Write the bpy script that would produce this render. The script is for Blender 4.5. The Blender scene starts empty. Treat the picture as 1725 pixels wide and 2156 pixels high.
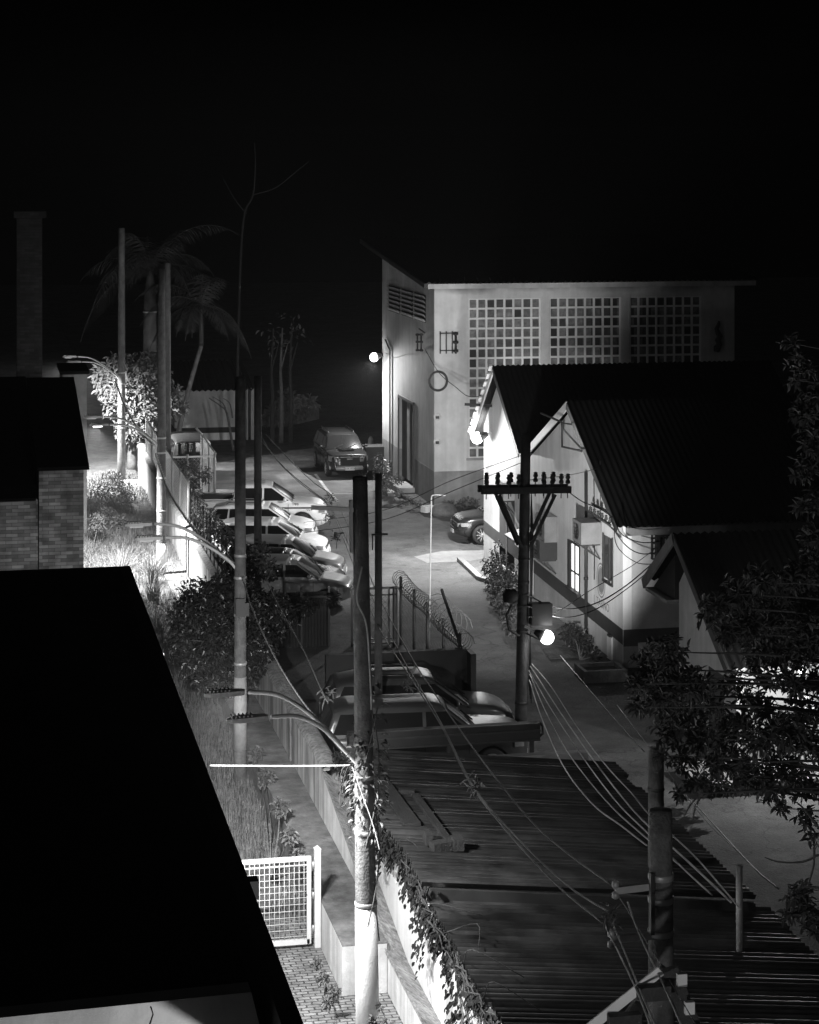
import bpy, math, random
from mathutils import Vector, Matrix
rnd = random.Random(11)
PI = math.pi
S = bpy.context.scene
COL = S.collection
PHI = math.atan(0.205); CP, SP = math.cos(PHI), math.sin(PHI)
CH = 14.0; F = 4400.0; CX = 862.5; HY = 366.0

# ---- survey helpers: a sighted direction (overview pixels) met with a known height / wall plane / distance
def at_z(x, y, z):
    s = (y-HY)/(CH-z); Z = F/s; r = (x-CX)/s
    return Vector((r*CP+Z*SP, -r*SP+Z*CP, z))
def at_d(x, y, Z):
    r = (x-CX)*Z/F
    return Vector((r*CP+Z*SP, -r*SP+Z*CP, CH-(y-HY)*Z/F))
def at_a(x, y, a):
    t = (x-CX)/F
    return at_d(x, y, a/(t*CP+SP))
def at_b(x, y, b):
    t = (x-CX)/F
    return at_d(x, y, b/(-t*SP+CP))

# ------------------------------------------------------------------ materials
MATS = {}
def mat(name, col, rough=.8, var=.25, scale=3.0, bump=.0, bscale=None, metal=0., spec=.4, streak=0., stain=0., emit=0., mould=None, speck=0.):
    if name in MATS: return MATS[name]
    m = bpy.data.materials.new(name); m.use_nodes = True
    nt = m.node_tree; N = nt.nodes; L = nt.links
    p = N['Principled BSDF']
    p.inputs['Roughness'].default_value = rough
    p.inputs['Metallic'].default_value = metal
    p.inputs['Specular IOR Level'].default_value = spec
    geo = N.new('ShaderNodeNewGeometry')
    nz = N.new('ShaderNodeTexNoise'); nz.inputs['Scale'].default_value = scale
    nz.inputs['Detail'].default_value = 6; nz.inputs['Roughness'].default_value = .65
    L.new(geo.outputs['Position'], nz.inputs['Vector'])
    mr = N.new('ShaderNodeMapRange')
    mr.inputs['From Min'].default_value = .3; mr.inputs['From Max'].default_value = .7
    mr.inputs['To Min'].default_value = col*(1-var); mr.inputs['To Max'].default_value = col*(1+var)
    L.new(nz.outputs['Fac'], mr.inputs['Value'])
    out = mr.outputs['Result']
    if streak > 0:
        mp = N.new('ShaderNodeMapping'); mp.inputs['Scale'].default_value = (2.6, 2.6, .22)
        L.new(geo.outputs['Position'], mp.inputs['Vector'])
        n2 = N.new('ShaderNodeTexNoise'); n2.inputs['Scale'].default_value = 1.3; n2.inputs['Detail'].default_value = 5
        L.new(mp.outputs['Vector'], n2.inputs['Vector'])
        m2 = N.new('ShaderNodeMapRange')
        m2.inputs['From Min'].default_value = .38; m2.inputs['From Max'].default_value = .66
        m2.inputs['To Min'].default_value = 1; m2.inputs['To Max'].default_value = 1-streak
        L.new(n2.outputs['Fac'], m2.inputs['Value'])
        mm = N.new('ShaderNodeMath'); mm.operation = 'MULTIPLY'
        L.new(out, mm.inputs[0]); L.new(m2.outputs['Result'], mm.inputs[1]); out = mm.outputs[0]
    if stain > 0:
        n3 = N.new('ShaderNodeTexNoise'); n3.inputs['Scale'].default_value = scale*.18; n3.inputs['Detail'].default_value = 8
        n3.inputs['Roughness'].default_value = .7
        L.new(geo.outputs['Position'], n3.inputs['Vector'])
        m3 = N.new('ShaderNodeMapRange')
        m3.inputs['From Min'].default_value = .42; m3.inputs['From Max'].default_value = .6
        m3.inputs['To Min'].default_value = 1-stain; m3.inputs['To Max'].default_value = 1
        L.new(n3.outputs['Fac'], m3.inputs['Value'])
        mm = N.new('ShaderNodeMath'); mm.operation = 'MULTIPLY'
        L.new(out, mm.inputs[0]); L.new(m3.outputs['Result'], mm.inputs[1]); out = mm.outputs[0]
    if speck > 0:  # grit and worn aggregate
        n6 = N.new('ShaderNodeTexNoise'); n6.inputs['Scale'].default_value = 38; n6.inputs['Detail'].default_value = 4; n6.inputs['Roughness'].default_value = .8
        L.new(geo.outputs['Position'], n6.inputs['Vector'])
        m6 = N.new('ShaderNodeMapRange'); m6.inputs['From Min'].default_value = .35; m6.inputs['From Max'].default_value = .68
        m6.inputs['To Min'].default_value = 1-speck; m6.inputs['To Max'].default_value = 1+speck*1.3
        L.new(n6.outputs['Fac'], m6.inputs['Value'])
        vr = N.new('ShaderNodeTexVoronoi'); vr.feature = 'DISTANCE_TO_EDGE'; vr.inputs['Scale'].default_value = .33
        nw = N.new('ShaderNodeTexNoise'); nw.inputs['Scale'].default_value = 1.1; nw.inputs['Detail'].default_value = 6
        L.new(geo.outputs['Position'], nw.inputs['Vector'])
        va = N.new('ShaderNodeVectorMath'); va.operation = 'MULTIPLY_ADD'; L.new(nw.outputs['Color'], va.inputs[0]); va.inputs[1].default_value = (2.4,2.4,0)
        L.new(geo.outputs['Position'], va.inputs[2]); L.new(va.outputs[0], vr.inputs['Vector'])
        mc = N.new('ShaderNodeMapRange'); mc.inputs['From Max'].default_value = .012; mc.inputs['To Min'].default_value = .45; mc.inputs['To Max'].default_value = 1
        L.new(vr.outputs['Distance'], mc.inputs['Value'])
        for q in (m6.outputs['Result'], mc.outputs['Result']):
            mm = N.new('ShaderNodeMath'); mm.operation = 'MULTIPLY'
            L.new(out, mm.inputs[0]); L.new(q, mm.inputs[1]); out = mm.outputs[0]
    if mould:      # mildew growing down from the eaves
        sp = N.new('ShaderNodeSeparateXYZ'); L.new(geo.outputs['Position'], sp.inputs[0])
        m4 = N.new('ShaderNodeMapRange'); m4.inputs['From Min'].default_value = mould[0]; m4.inputs['From Max'].default_value = mould[1]
        L.new(sp.outputs['Z'], m4.inputs['Value'])
        n4 = N.new('ShaderNodeTexNoise'); n4.inputs['Scale'].default_value = .9; n4.inputs['Detail'].default_value = 7
        L.new(geo.outputs['Position'], n4.inputs['Vector'])
        ml = N.new('ShaderNodeMath'); ml.operation = 'MULTIPLY'; L.new(m4.outputs['Result'], ml.inputs[0]); L.new(n4.outputs['Fac'], ml.inputs[1])
        m5 = N.new('ShaderNodeMapRange'); m5.inputs['From Min'].default_value = .18; m5.inputs['From Max'].default_value = .42
        m5.inputs['To Min'].default_value = 1; m5.inputs['To Max'].default_value = .35
        L.new(ml.outputs[0], m5.inputs['Value'])
        mm = N.new('ShaderNodeMath'); mm.operation = 'MULTIPLY'
        L.new(out, mm.inputs[0]); L.new(m5.outputs['Result'], mm.inputs[1]); out = mm.outputs[0]
    cc = N.new('ShaderNodeCombineColor')
    for i in range(3): L.new(out, cc.inputs[i])
    L.new(cc.outputs['Color'], p.inputs['Base Color'])
    if bump > 0:
        nb = N.new('ShaderNodeTexNoise'); nb.inputs['Scale'].default_value = bscale or scale*6; nb.inputs['Detail'].default_value = 5
        L.new(geo.outputs['Position'], nb.inputs['Vector'])
        b = N.new('ShaderNodeBump'); b.inputs['Strength'].default_value = bump; b.inputs['Distance'].default_value = .05
        L.new(nb.outputs['Fac'], b.inputs['Height']); L.new(b.outputs['Normal'], p.inputs['Normal'])
    if emit > 0:
        p.inputs['Emission Color'].default_value = (1, 1, 1, 1); p.inputs['Emission Strength'].default_value = emit
    MATS[name] = m
    return m

def brick_mat(name, c1, c2, mortar, bw, bh, axes, msize=.012, distort=0., bump=.6, rough=.85, offset=.5):
    m = bpy.data.materials.new(name); m.use_nodes = True
    nt = m.node_tree; N = nt.nodes; L = nt.links; p = N['Principled BSDF']; p.inputs['Roughness'].default_value = rough
    geo = N.new('ShaderNodeNewGeometry'); sx = N.new('ShaderNodeSeparateXYZ'); cb = N.new('ShaderNodeCombineXYZ')
    src = geo.outputs['Position']
    if distort > 0:
        nz = N.new('ShaderNodeTexNoise'); nz.inputs['Scale'].default_value = 9; L.new(src, nz.inputs['Vector'])
        vm = N.new('ShaderNodeVectorMath'); vm.operation = 'MULTIPLY_ADD'
        L.new(nz.outputs['Color'], vm.inputs[0]); vm.inputs[1].default_value = (distort,)*3; L.new(src, vm.inputs[2]); src = vm.outputs[0]
    L.new(src, sx.inputs[0]); L.new(sx.outputs[axes[0]], cb.inputs[0]); L.new(sx.outputs[axes[1]], cb.inputs[1])
    br = N.new('ShaderNodeTexBrick'); br.offset = offset
    br.inputs['Scale'].default_value = 1; br.inputs['Brick Width'].default_value = bw; br.inputs['Row Height'].default_value = bh
    br.inputs['Mortar Size'].default_value = msize; br.inputs['Mortar Smooth'].default_value = .4; br.inputs['Bias'].default_value = .15
    br.inputs['Color1'].default_value = (c1, c1, c1, 1); br.inputs['Color2'].default_value = (c2, c2, c2, 1)
    br.inputs['Mortar'].default_value = (mortar, mortar, mortar, 1)
    L.new(cb.outputs[0], br.inputs['Vector'])
    nz2 = N.new('ShaderNodeTexNoise'); nz2.inputs['Scale'].default_value = 2.2; nz2.inputs['Detail'].default_value = 7
    L.new(geo.outputs['Position'], nz2.inputs['Vector'])
    mr = N.new('ShaderNodeMapRange'); mr.inputs['From Min'].default_value = .35; mr.inputs['From Max'].default_value = .65
    mr.inputs['To Min'].default_value = .6; mr.inputs['To Max'].default_value = 1.25
    L.new(nz2.outputs['Fac'], mr.inputs['Value'])
    vm2 = N.new('ShaderNodeVectorMath'); vm2.operation = 'SCALE'
    L.new(br.outputs['Color'], vm2.inputs[0]); L.new(mr.outputs['Result'], vm2.inputs['Scale'])
    L.new(vm2.outputs[0], p.inputs['Base Color'])
    b = N.new('ShaderNodeBump'); b.invert = True; b.inputs['Strength'].default_value = bump; b.inputs['Distance'].default_value = .02
    L.new(br.outputs['Fac'], b.inputs['Height']); L.new(b.outputs['Normal'], p.inputs['Normal'])
    return m

def pane_mat(name, lo, hi, cw, ch, rough=.25):
    """glass blocks / panes: each cell has a grey of its own"""
    m = bpy.data.materials.new(name); m.use_nodes = True
    nt = m.node_tree; N = nt.nodes; L = nt.links; p = N['Principled BSDF']; p.inputs['Roughness'].default_value = rough
    geo = N.new('ShaderNodeNewGeometry'); vm = N.new('ShaderNodeVectorMath'); vm.operation = 'DIVIDE'
    vm.inputs[1].default_value = (cw, 50, ch); L.new(geo.outputs['Position'], vm.inputs[0])
    fl = N.new('ShaderNodeVectorMath'); fl.operation = 'FLOOR'; L.new(vm.outputs[0], fl.inputs[0])
    wn = N.new('ShaderNodeTexWhiteNoise'); L.new(fl.outputs[0], wn.inputs['Vector'])
    nz = N.new('ShaderNodeTexNoise'); nz.inputs['Scale'].default_value = 6; L.new(geo.outputs['Position'], nz.inputs['Vector'])
    ad = N.new('ShaderNodeMath'); ad.operation = 'MULTIPLY'; L.new(wn.outputs['Value'], ad.inputs[0]); L.new(nz.outputs['Fac'], ad.inputs[1])
    mr = N.new('ShaderNodeMapRange'); mr.inputs['To Min'].default_value = lo; mr.inputs['To Max'].default_value = hi
    L.new(ad.outputs[0], mr.inputs['Value'])
    cc = N.new('ShaderNodeCombineColor')
    for i in range(3): L.new(mr.outputs['Result'], cc.inputs[i])
    L.new(cc.outputs['Color'], p.inputs['Base Color'])
    return m

M_asphalt = mat('asphalt', .12, .9, .35, 1.2, .5, 18, stain=.45, speck=.35)
M_soil = mat('soil', .10, .95, .5, 2.5, .9, 9, stain=.4)
M_conc = mat('concrete_grey', .34, .85, .3, 2.0, .35, 20, stain=.35)
M_concdark = mat('concrete_mossy', .2, .9, .45, 2.4, .6, 16, stain=.5)
M_stained = mat('stained_concrete', .62, .88, .2, 2.0, .3, 14, streak=.7, stain=.2)
M_moss = mat('mossy_coping', .32, .95, .6, 9, .9, 30, stain=.3)
M_white = mat('white_plaster', .72, .75, .08, 2.0, .08, 25, streak=.16)
M_cream = mat('pale_plaster', .5, .8, .12, 1.6, .1, 20, streak=.16, stain=.2)
M_hall = mat('stained_hall_plaster', .6, .8, .12, 1.6, .1, 20, streak=.14, stain=.15, mould=(8.85, 9.6))
M_grey = mat('grey_dado_paint', .24, .8, .2, 2.0, .1, 20, streak=.2)
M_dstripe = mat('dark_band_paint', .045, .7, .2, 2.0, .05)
M_pole = mat('pole_concrete', .13, .9, .4, 5.0, .5, 22, streak=.4)
M_polew = mat('whitewash_and_lit_wall', .62, .85, .15, 3.0, .2, 30, streak=.35)  # pole whitewash, and lamp light put into the near wall's paler colour
M_wood = mat('dark_wood', .03, .85, .35, 6.0, .4, 30)
M_woodp = mat('dark_pole_wood', .06, .9, .3, 5.0, .4, 20, streak=.3)
M_steel = mat('galvanised_steel', .36, .45, .15, 6.0, 0, metal=.3)
M_dsteel = mat('dark_steel', .03, .5, .2, 6.0, 0)
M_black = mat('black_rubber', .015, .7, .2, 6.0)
M_roofd = mat('dark_roof_sheet', .008, .95, .3, 1.4, .2, 20, stain=.4, spec=.08)
M_roofc = mat('weathered_sheet', .03, .5, .7, 1.6, .1, 14, stain=.6, spec=.5)
M_roofblk = mat('black_membrane', .02, .9, .35, .8, .2, 12)
M_whitepaint = mat('white_metal_paint', .6, .45, .06, 4.0)
M_glass = mat('dark_glass', .012, .08, .1, 4.0, spec=.6)
M_lens = mat('headlamp_lens', .22, .1, .2, 14, spec=.8)
M_chrome = mat('chrome', .6, .2, .05, 3, metal=1)
M_lit = mat('lit_blind', .8, .6, .05, 3, emit=1.6)
M_lamp = mat('lamp_glow', .9, .5, .0, 3, emit=60)
M_lampdim = mat('lamp_glass_off', .5, .3, .05, 3)
M_leafd = mat('leaf_dark', .02, .42, .5, 4, spec=.5)
M_leafm = mat('leaf_mid', .075, .5, .5, 3, spec=.4)
M_leafl = mat('leaf_pale', .13, .55, .45, 3, spec=.35)
M_ivy = mat('ivy_leaf', .012, .75, .5, 4, spec=.15)
M_junk = mat('weathered_timber', .02, .9, .45, 6, .5, 25)
M_grass = mat('grass_blade', .15, .7, .5, 2.5, spec=.3)
M_bark = mat('bark', .12, .9, .4, 6, .6, 25)
M_palm = mat('palm_trunk', .17, .9, .2, 3, .3, 12, streak=.2)
M_wire = mat('cable_black', .03, .5, .2, 8)
M_head = mat('lamp_head_grey', .55, .5, .08, 6)
M_rope = mat('weathered_cable', .16, .7, .3, 8)
M_wirel = mat('cable_pale', .45, .6, .2, 8)
M_paintw = mat('car_white', .75, .28, .03, 2, spec=.5)
M_paints = mat('car_silver', .26, .28, .05, 2, spec=.6, metal=.35)
M_paintd = mat('car_black', .012, .22, .1, 2, spec=.7)
M_paintm = mat('car_dull_silver', .05, .3, .06, 2, spec=.6)
M_palmleaf = mat('palm_frond', .045, .6, .4, 4, spec=.3)
M_paintg = mat('car_grey', .018, .18, .08, 2, spec=.6)
M_letter = mat('sign_ink', .05, .6, .05, 3)
M_letterf = mat('faded_ink', .26, .8, .25, 9)
M_line = mat('road_paint', .5, .8, .35, 3, stain=.5)
M_patch = mat('concrete_patch', .3, .85, .35, 1.5, .3, 20, stain=.4)
M_brick = brick_mat('face_brick', .36, .13, .09, .34, .1, ('X', 'Z'), .007)
M_brickd = brick_mat('dark_brick', .06, .025, .02, .34, .1, ('X', 'Z'), .007)  # darker copy of the face brick that keeps the chimney faint
M_cobble = brick_mat('paver', .3, .18, .05, .22, .115, ('X', 'Y'), .014, .05, 1.0)
M_pane = pane_mat('glass_block', .03, .42, .3675, .402)

# ------------------------------------------------------------------ mesh builder
class MB:
    def __init__(s): s.v = []; s.f = []; s.sm = []
    def add(s, vs, fs, smooth=False):
        o = len(s.v); s.v += [tuple(v) for v in vs]
        for f in fs: s.f.append([i+o for i in f]); s.sm.append(smooth)
        return s
    def box(s, x0, x1, y0, y1, z0, z1):
        vs = [(x, y, z) for z in (z0, z1) for y in (y0, y1) for x in (x0, x1)]
        return s.add(vs, [(0,2,3,1),(4,5,7,6),(0,1,5,4),(2,6,7,3),(0,4,6,2),(1,3,7,5)])
    def cbox(s, c, d, M=None):
        """box by centre and size, optional rotation"""
        vs = []
        for z in (-.5,.5):
            for y in (-.5,.5):
                for x in (-.5,.5):
                    p = Vector((x*d[0], y*d[1], z*d[2]))
                    if M is not None: p = M @ p
                    vs.append(p+Vector(c))
        return s.add(vs, [(0,2,3,1),(4,5,7,6),(0,1,5,4),(2,6,7,3),(0,4,6,2),(1,3,7,5)])
    def bar(s, p, q, w, h=None):
        """square bar from p to q"""
        p = Vector(p); q = Vector(q); d = q-p; L = d.length
        if L < 1e-6: return s
        M = d.to_track_quat('X', 'Z').to_matrix()
        return s.cbox((p+q)/2, (L, w, h or w), M)
    def tube(s, pts, r, n=8, caps=True):
        pts = [Vector(p) for p in pts]; k = len(pts)
        rs = r if isinstance(r, (list, tuple)) else [r]*k
        vs = []; fs = []
        t = (pts[1]-pts[0]).normalized()
        up = Vector((0,0,1)) if abs(t.z) < .9 else Vector((1,0,0))
        nrm = t.cross(up).normalized()
        for i, p in enumerate(pts):
            if i == 0: t = pts[1]-pts[0]
            elif i == k-1: t = pts[-1]-pts[-2]
            else: t = pts[i+1]-pts[i-1]
            t.normalize()
            nrm = (nrm - t*nrm.dot(t))
            if nrm.length < 1e-6: nrm = t.orthogonal()
            nrm.normalize(); bn = t.cross(nrm)
            for j in range(n):
                a = 2*PI*j/n
                vs.append(p+(nrm*math.cos(a)+bn*math.sin(a))*rs[i])
        for i in range(k-1):
            for j in range(n):
                fs.append((i*n+j, i*n+(j+1)%n, (i+1)*n+(j+1)%n, (i+1)*n+j))
        s.add(vs, fs, True)
        if caps:
            o = len(s.v)-k*n
            s.f.append([o+j for j in range(n)][::-1]); s.sm.append(False)
            s.f.append([o+(k-1)*n+j for j in range(n)]); s.sm.append(False)
        return s
    def lathe(s, prof, c, axis='Z', n=20):
        """profile of (r,h) turned about an axis through c"""
        vs = []; fs = []; c = Vector(c)
        for r, h in prof:
            for j in range(n):
                a = 2*PI*j/n; x, y = r*math.cos(a), r*math.sin(a)
                p = {'Z': (x,y,h), 'Y': (x,h,y), 'X': (h,x,y)}[axis]
                vs.append(c+Vector(p))
        for i in range(len(prof)-1):
            for j in range(n): fs.append((i*n+j, i*n+(j+1)%n, (i+1)*n+(j+1)%n, (i+1)*n+j))
        fs.append(tuple(range(n))[::-1]); fs.append(tuple((len(prof)-1)*n+j for j in range(n)))
        return s.add(vs, fs, True)
    def prism(s, poly, lo, hi, axis):
        """2-D outline pulled along an axis: axis X -> outline in (y,z), Y -> (x,z), Z -> (x,y)"""
        n = len(poly)
        def P(u, v, h): return {'X': (h,u,v), 'Y': (u,h,v), 'Z': (u,v,h)}[axis]
        vs = [P(u,v,lo) for u,v in poly]+[P(u,v,hi) for u,v in poly]
        fs = [tuple(range(n))[::-1], tuple(range(n,2*n))]+[(i,(i+1)%n,(i+1)%n+n,i+n) for i in range(n)]
        return s.add(vs, fs)
    def quad(s, a, b, c, d): return s.add([a,b,c,d], [(0,1,2,3)])
    def leaf(s, p, d, up, L, W, fold=.25):
        d = d.normalized(); sd = d.cross(up)
        if sd.length < 1e-4: sd = d.orthogonal()
        sd.normalize(); n = sd.cross(d)
        a = p; t = p+d*L - n*L*.12
        l1 = p+d*L*.35+sd*W*.5+n*W*fold; l2 = p+d*L*.7+sd*W*.38+n*W*fold*.6
        r1 = p+d*L*.35-sd*W*.5+n*W*fold; r2 = p+d*L*.7-sd*W*.38+n*W*fold*.6
        return s.add([a,l1,l2,t,r2,r1], [(0,3,2,1),(0,5,4,3)])
    def build(s, name, m, parent=None, off=None):
        me = bpy.data.meshes.new(name)
        if off is None and parent is not None: off = ABS.get(parent.name)
        vs = s.v if off is None else [(v[0]-off[0], v[1]-off[1], v[2]-off[2]) for v in s.v]
        me.from_pydata(vs, [], s.f)
        me.polygons.foreach_set('use_smooth', s.sm)
        ms = m if isinstance(m, (list, tuple)) else [m]
        for q in ms: me.materials.append(q)
        me.update()
        o = bpy.data.objects.new(name, me); COL.objects.link(o)
        if parent is not None: o.parent = parent
        if off is not None: ABS[o.name] = tuple(off)
        return o
ABS = {}   # parts written in world coordinates remember their thing's origin

def tag(o, label, cat, group=None):
    o['label'] = label; o['category'] = cat
    if group: o['group'] = group
    return o
def empty(name, loc, label, cat, group=None, rz=0):
    o = bpy.data.objects.new(name, None); COL.objects.link(o)
    o.location = loc; o.rotation_euler.z = rz; o.empty_display_size = .2
    return tag(o, label, cat, group)
def struct(name, mb, m):
    o = mb.build(name, m); o['kind'] = 'structure'; return o
def stuff(name, mb, m, label, cat):
    o = mb.build(name, m); o['kind'] = 'stuff'; return tag(o, label, cat)
def copy_tree(o, parent=None):
    c = o.copy(); COL.objects.link(c)
    if parent is not None: c.parent = parent
    for ch in o.children: copy_tree(ch, c)
    return c
def lamp(name, kind, loc, power, parent=None, size=.08, angle=150, aim=None, blend=.6):
    l = bpy.data.lights.new(name, kind); l.energy = power; l.color = (1, 1, 1)
    l.shadow_soft_size = size
    if kind == 'SPOT': l.spot_size = math.radians(angle); l.spot_blend = blend
    o = bpy.data.objects.new(name, l); COL.objects.link(o); o.location = loc
    if aim is not None: o.rotation_euler = Vector(aim).to_track_quat('-Z', 'Y').to_euler()
    if parent is not None: o.parent = parent
    return o
def text_mesh(txt, size, m, parent, mtx, name='lettering', extrude=.002, spacing=1.):
    c = bpy.data.curves.new(name, 'FONT'); c.body = txt; c.size = size; c.extrude = extrude
    c.align_x = 'CENTER'; c.align_y = 'CENTER'; c.space_character = spacing; c.resolution_u = 3
    t = bpy.data.objects.new('tmp', c); COL.objects.link(t)
    dg = bpy.context.evaluated_depsgraph_get()
    me = bpy.data.meshes.new_from_object(t.evaluated_get(dg)); me.name = name
    bpy.data.objects.remove(t); bpy.data.curves.remove(c)
    me.materials.clear(); me.materials.append(m)
    o = bpy.data.objects.new(name, me); COL.objects.link(o); o.parent = parent; o.matrix_local = mtx
    return o
def spline(pts, n=8):
    """Catmull-Rom through the points"""
    P = [Vector(p) for p in pts]; P = [P[0]*2-P[1]]+P+[P[-1]*2-P[-2]]; out = []
    for i in range(1, len(P)-2):
        for k in range(n):
            t = k/n; a, b, c, d = P[i-1], P[i], P[i+1], P[i+2]
            out.append(.5*((2*b)+(c-a)*t+(2*a-5*b+4*c-d)*t*t+(3*b-a-3*c+d)*t**3))
    return out+[P[-2]]
def rdir(r=rnd, flat=1.):
    while True:
        v = Vector((r.uniform(-1,1), r.uniform(-1,1), r.uniform(-1,1)))
        if .05 < v.length < 1: v.normalize(); v.z *= flat; return v.normalized()
UP = Vector((0,0,1))
# ================================================================== ground, yard, paths
def zleft(b): return 0 if b < 39 else min(.45, .45*(b-39)/21)
YZ = .36
As = [-200,-120,-40,-10,0,3,6.9,7.0,60,150,200]; Bs = [-60,0,20,39,42,46,50,54,58,60,75,100,130,200,260]
vs = [(a, b, zleft(b)-.004 if a < 6.95 else .35) for b in Bs for a in As]; n = len(As)
fs = [(j*n+i, j*n+i+1, (j+1)*n+i+1, (j+1)*n+i) for j in range(len(Bs)-1) for i in range(n-1)]
struct('ground', MB().add(vs, fs), M_soil)
struct('yard', MB().quad((7.02,10,YZ),(60,10,YZ),(60,98,YZ),(7.02,98,YZ)), M_asphalt)
struct('cobble_path', MB().quad((2,8,.002),(6.9,8,.002),(6.9,38.9,.002),(2,38.9,.002)), M_cobble)
g = MB()      # concrete patch in the asphalt near the house corner
pp = [at_z(x, y, YZ+.004) for x, y in ((872,1172),(930,1160),(1030,1158),(1040,1172),(985,1182),(900,1185))]
g.add(pp, [(0,5,4,3,2,1)])
struct('concrete_patch', g, M_patch)
def strip(pts, w, z):
    g = MB(); P = [at_z(x, y, z) for x, y in pts]
    for p, q in zip(P, P[1:]):
        d = (q-p).normalized(); s = Vector((-d.y, d.x, 0))*w/2
        g.add([p-s, q-s, q+s, p+s], [(0,1,2,3)])
    return g
g = strip([(664,998),(688,1030),(712,1056)], .13, YZ+.004)
g2 = strip([(700,1039.5),(745,1039.5)], .12, YZ+.006); g.add(g2.v, g2.f)
struct('parking_lines', g, M_line)
# raised concrete strip between the grass and the yard wall
g = MB(); bs = [35.1,38,42,46,50,55,62,70,84,93]; zz = [.85,.85,.85,.85,.8,.68,.56,.52,.5,.5]
for i in range(len(bs)-1):
    b0, b1, z0, z1 = bs[i], bs[i+1], zz[i], zz[i+1]
    g.add([(6.03,b0,-.3),(6.81,b0,-.3),(6.81,b1,-.3),(6.03,b1,-.3),(6.03,b0,z0),(6.81,b0,z0),(6.81,b1,z1),(6.03,b1,z1)],
          [(4,5,6,7),(0,4,7,3)]+([(0,1,5,4)] if i == 0 else []))
struct('walkway', g, M_concdark)
g = MB(); g.box(6.022,6.027,35.09,37.3,0,.83); g.box(6.022,6.8,35.085,35.095,0,.83); struct('strip_face', g, M_polew)  # pale end faces: the nearest lamp's light put into their colour
# verge with weeds in front of the far building
vp = [at_z(x, y, YZ) for x, y in ((782,985),(806,1010),(826,1030),(850,1052),(890,1072),(945,1088),(985,1082))]
vp = [Vector((16.7,93.4,YZ)), Vector((16.75,91.5,YZ))]+[p for p in vp if p.y > 82.9]+[Vector((18.6,82.5,YZ)), Vector((22,82.4,YZ))]
g = MB(); up_ = Vector((0,0,.15))
for p, r in zip(vp, vp[1:]):
    A_ = Vector((max(17.99, p.x+.3),p.y if p.x < 18 else 83,YZ)); B_ = Vector((max(17.99, r.x+.3),r.y if r.x < 18 else 83,YZ))
    g.add([p+up_, r+up_, B_+up_, A_+up_, p, r], [(0,1,2,3),(0,4,5,1)])
struct('verge', g, M_soil)
# garden bed along the white house with its kerb
kp = [at_z(x, y, YZ) for x, y in ((968,1181),(1010,1221),(1045,1232))]
g = MB()
for p, q in zip(kp, kp[1:]): g.bar(p+Vector((0,0,.06)), q+Vector((0,0,.06)), .2, .14)
struct('kerb', g, M_conc)
g = MB(); bed = [kp[0], kp[1], kp[2], Vector((15.6,56.5,YZ)), Vector((17.3,56.5,YZ)), Vector((17.3,71,YZ))]
g.add([p+Vector((0,0,.05)) for p in bed], [tuple(range(6))[::1]])
struct('garden_bed', g, M_soil)

# ================================================================== yard wall
def wall_top(b): return .76 if b < 35.2 else (.76+(b-35.2)*1.18/6.6 if b < 41.8 else 1.94)
yw = empty('yard_wall', (6.9,60,0), 'long streaked concrete wall with mossy coping beside the lit grass strip', 'wall')
g = MB(); gw = MB(); bs = [14,28,35.2,38.5,41.8,48,55,62,70,78,86,93.5]; gs = g
for b0, b1 in zip(bs, bs[1:]):
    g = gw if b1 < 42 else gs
    z0, z1 = wall_top(b0), wall_top(b1)
    dz = .3 if b1 < 42 else 0
    g.add([(6.81,b0,-.3),(7.1,b0,-.3),(7.1,b1,-.3),(6.81,b1,-.3),(6.81,b0,z0-.04),(7.1,b0,z0-dz),(7.1,b1,z1-dz),(6.81,b1,z1-.04)],
          [(4,5,6,7),(0,4,7,3),(1,2,6,5)]+([(3,7,6,2)] if b1 == 93.5 else []))
gs.build('wall', M_stained, yw, (6.9,60,0)); gw.build('lamplit_pale_wall', M_polew, yw, (6.9,60,0))  # near stretch paler: lamp light put into its colour
g = MB()
for b0, b1 in zip(bs[:], bs[1:]):   # coping: rounded far away, a sloping mossy ledge beside the shed
    if b1 < 42:
        z0, z1 = wall_top(b0), wall_top(b1)
        g.add([(6.76,b0,z0+.004),(7.199,b0,z0-.33),(7.199,b1,z1-.33),(6.76,b1,z1+.004),(6.76,b0,z0-.07),(6.76,b1,z1-.07)], [(0,1,2,3),(0,3,5,4)])
        continue
    k = 6; vs = []
    for b in (b0, b1):
        z = wall_top(b)
        for j in range(k+1):
            t = PI*j/k; vs.append((6.955-.2*math.cos(t), b, z+.004+.11*math.sin(t)))
    g.add(vs, [(j, j+1, j+k+2, j+k+1) for j in range(k)], True)
g.build('coping', M_moss, yw, (6.9,60,0))
g = MB()
for b in (46.5, 54.2, 62, 70): g.box(6.77,6.808,b-.12,b+.12,.3,1.92)
g.build('pilaster', M_concdark, yw, (6.9,60,0))

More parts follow.
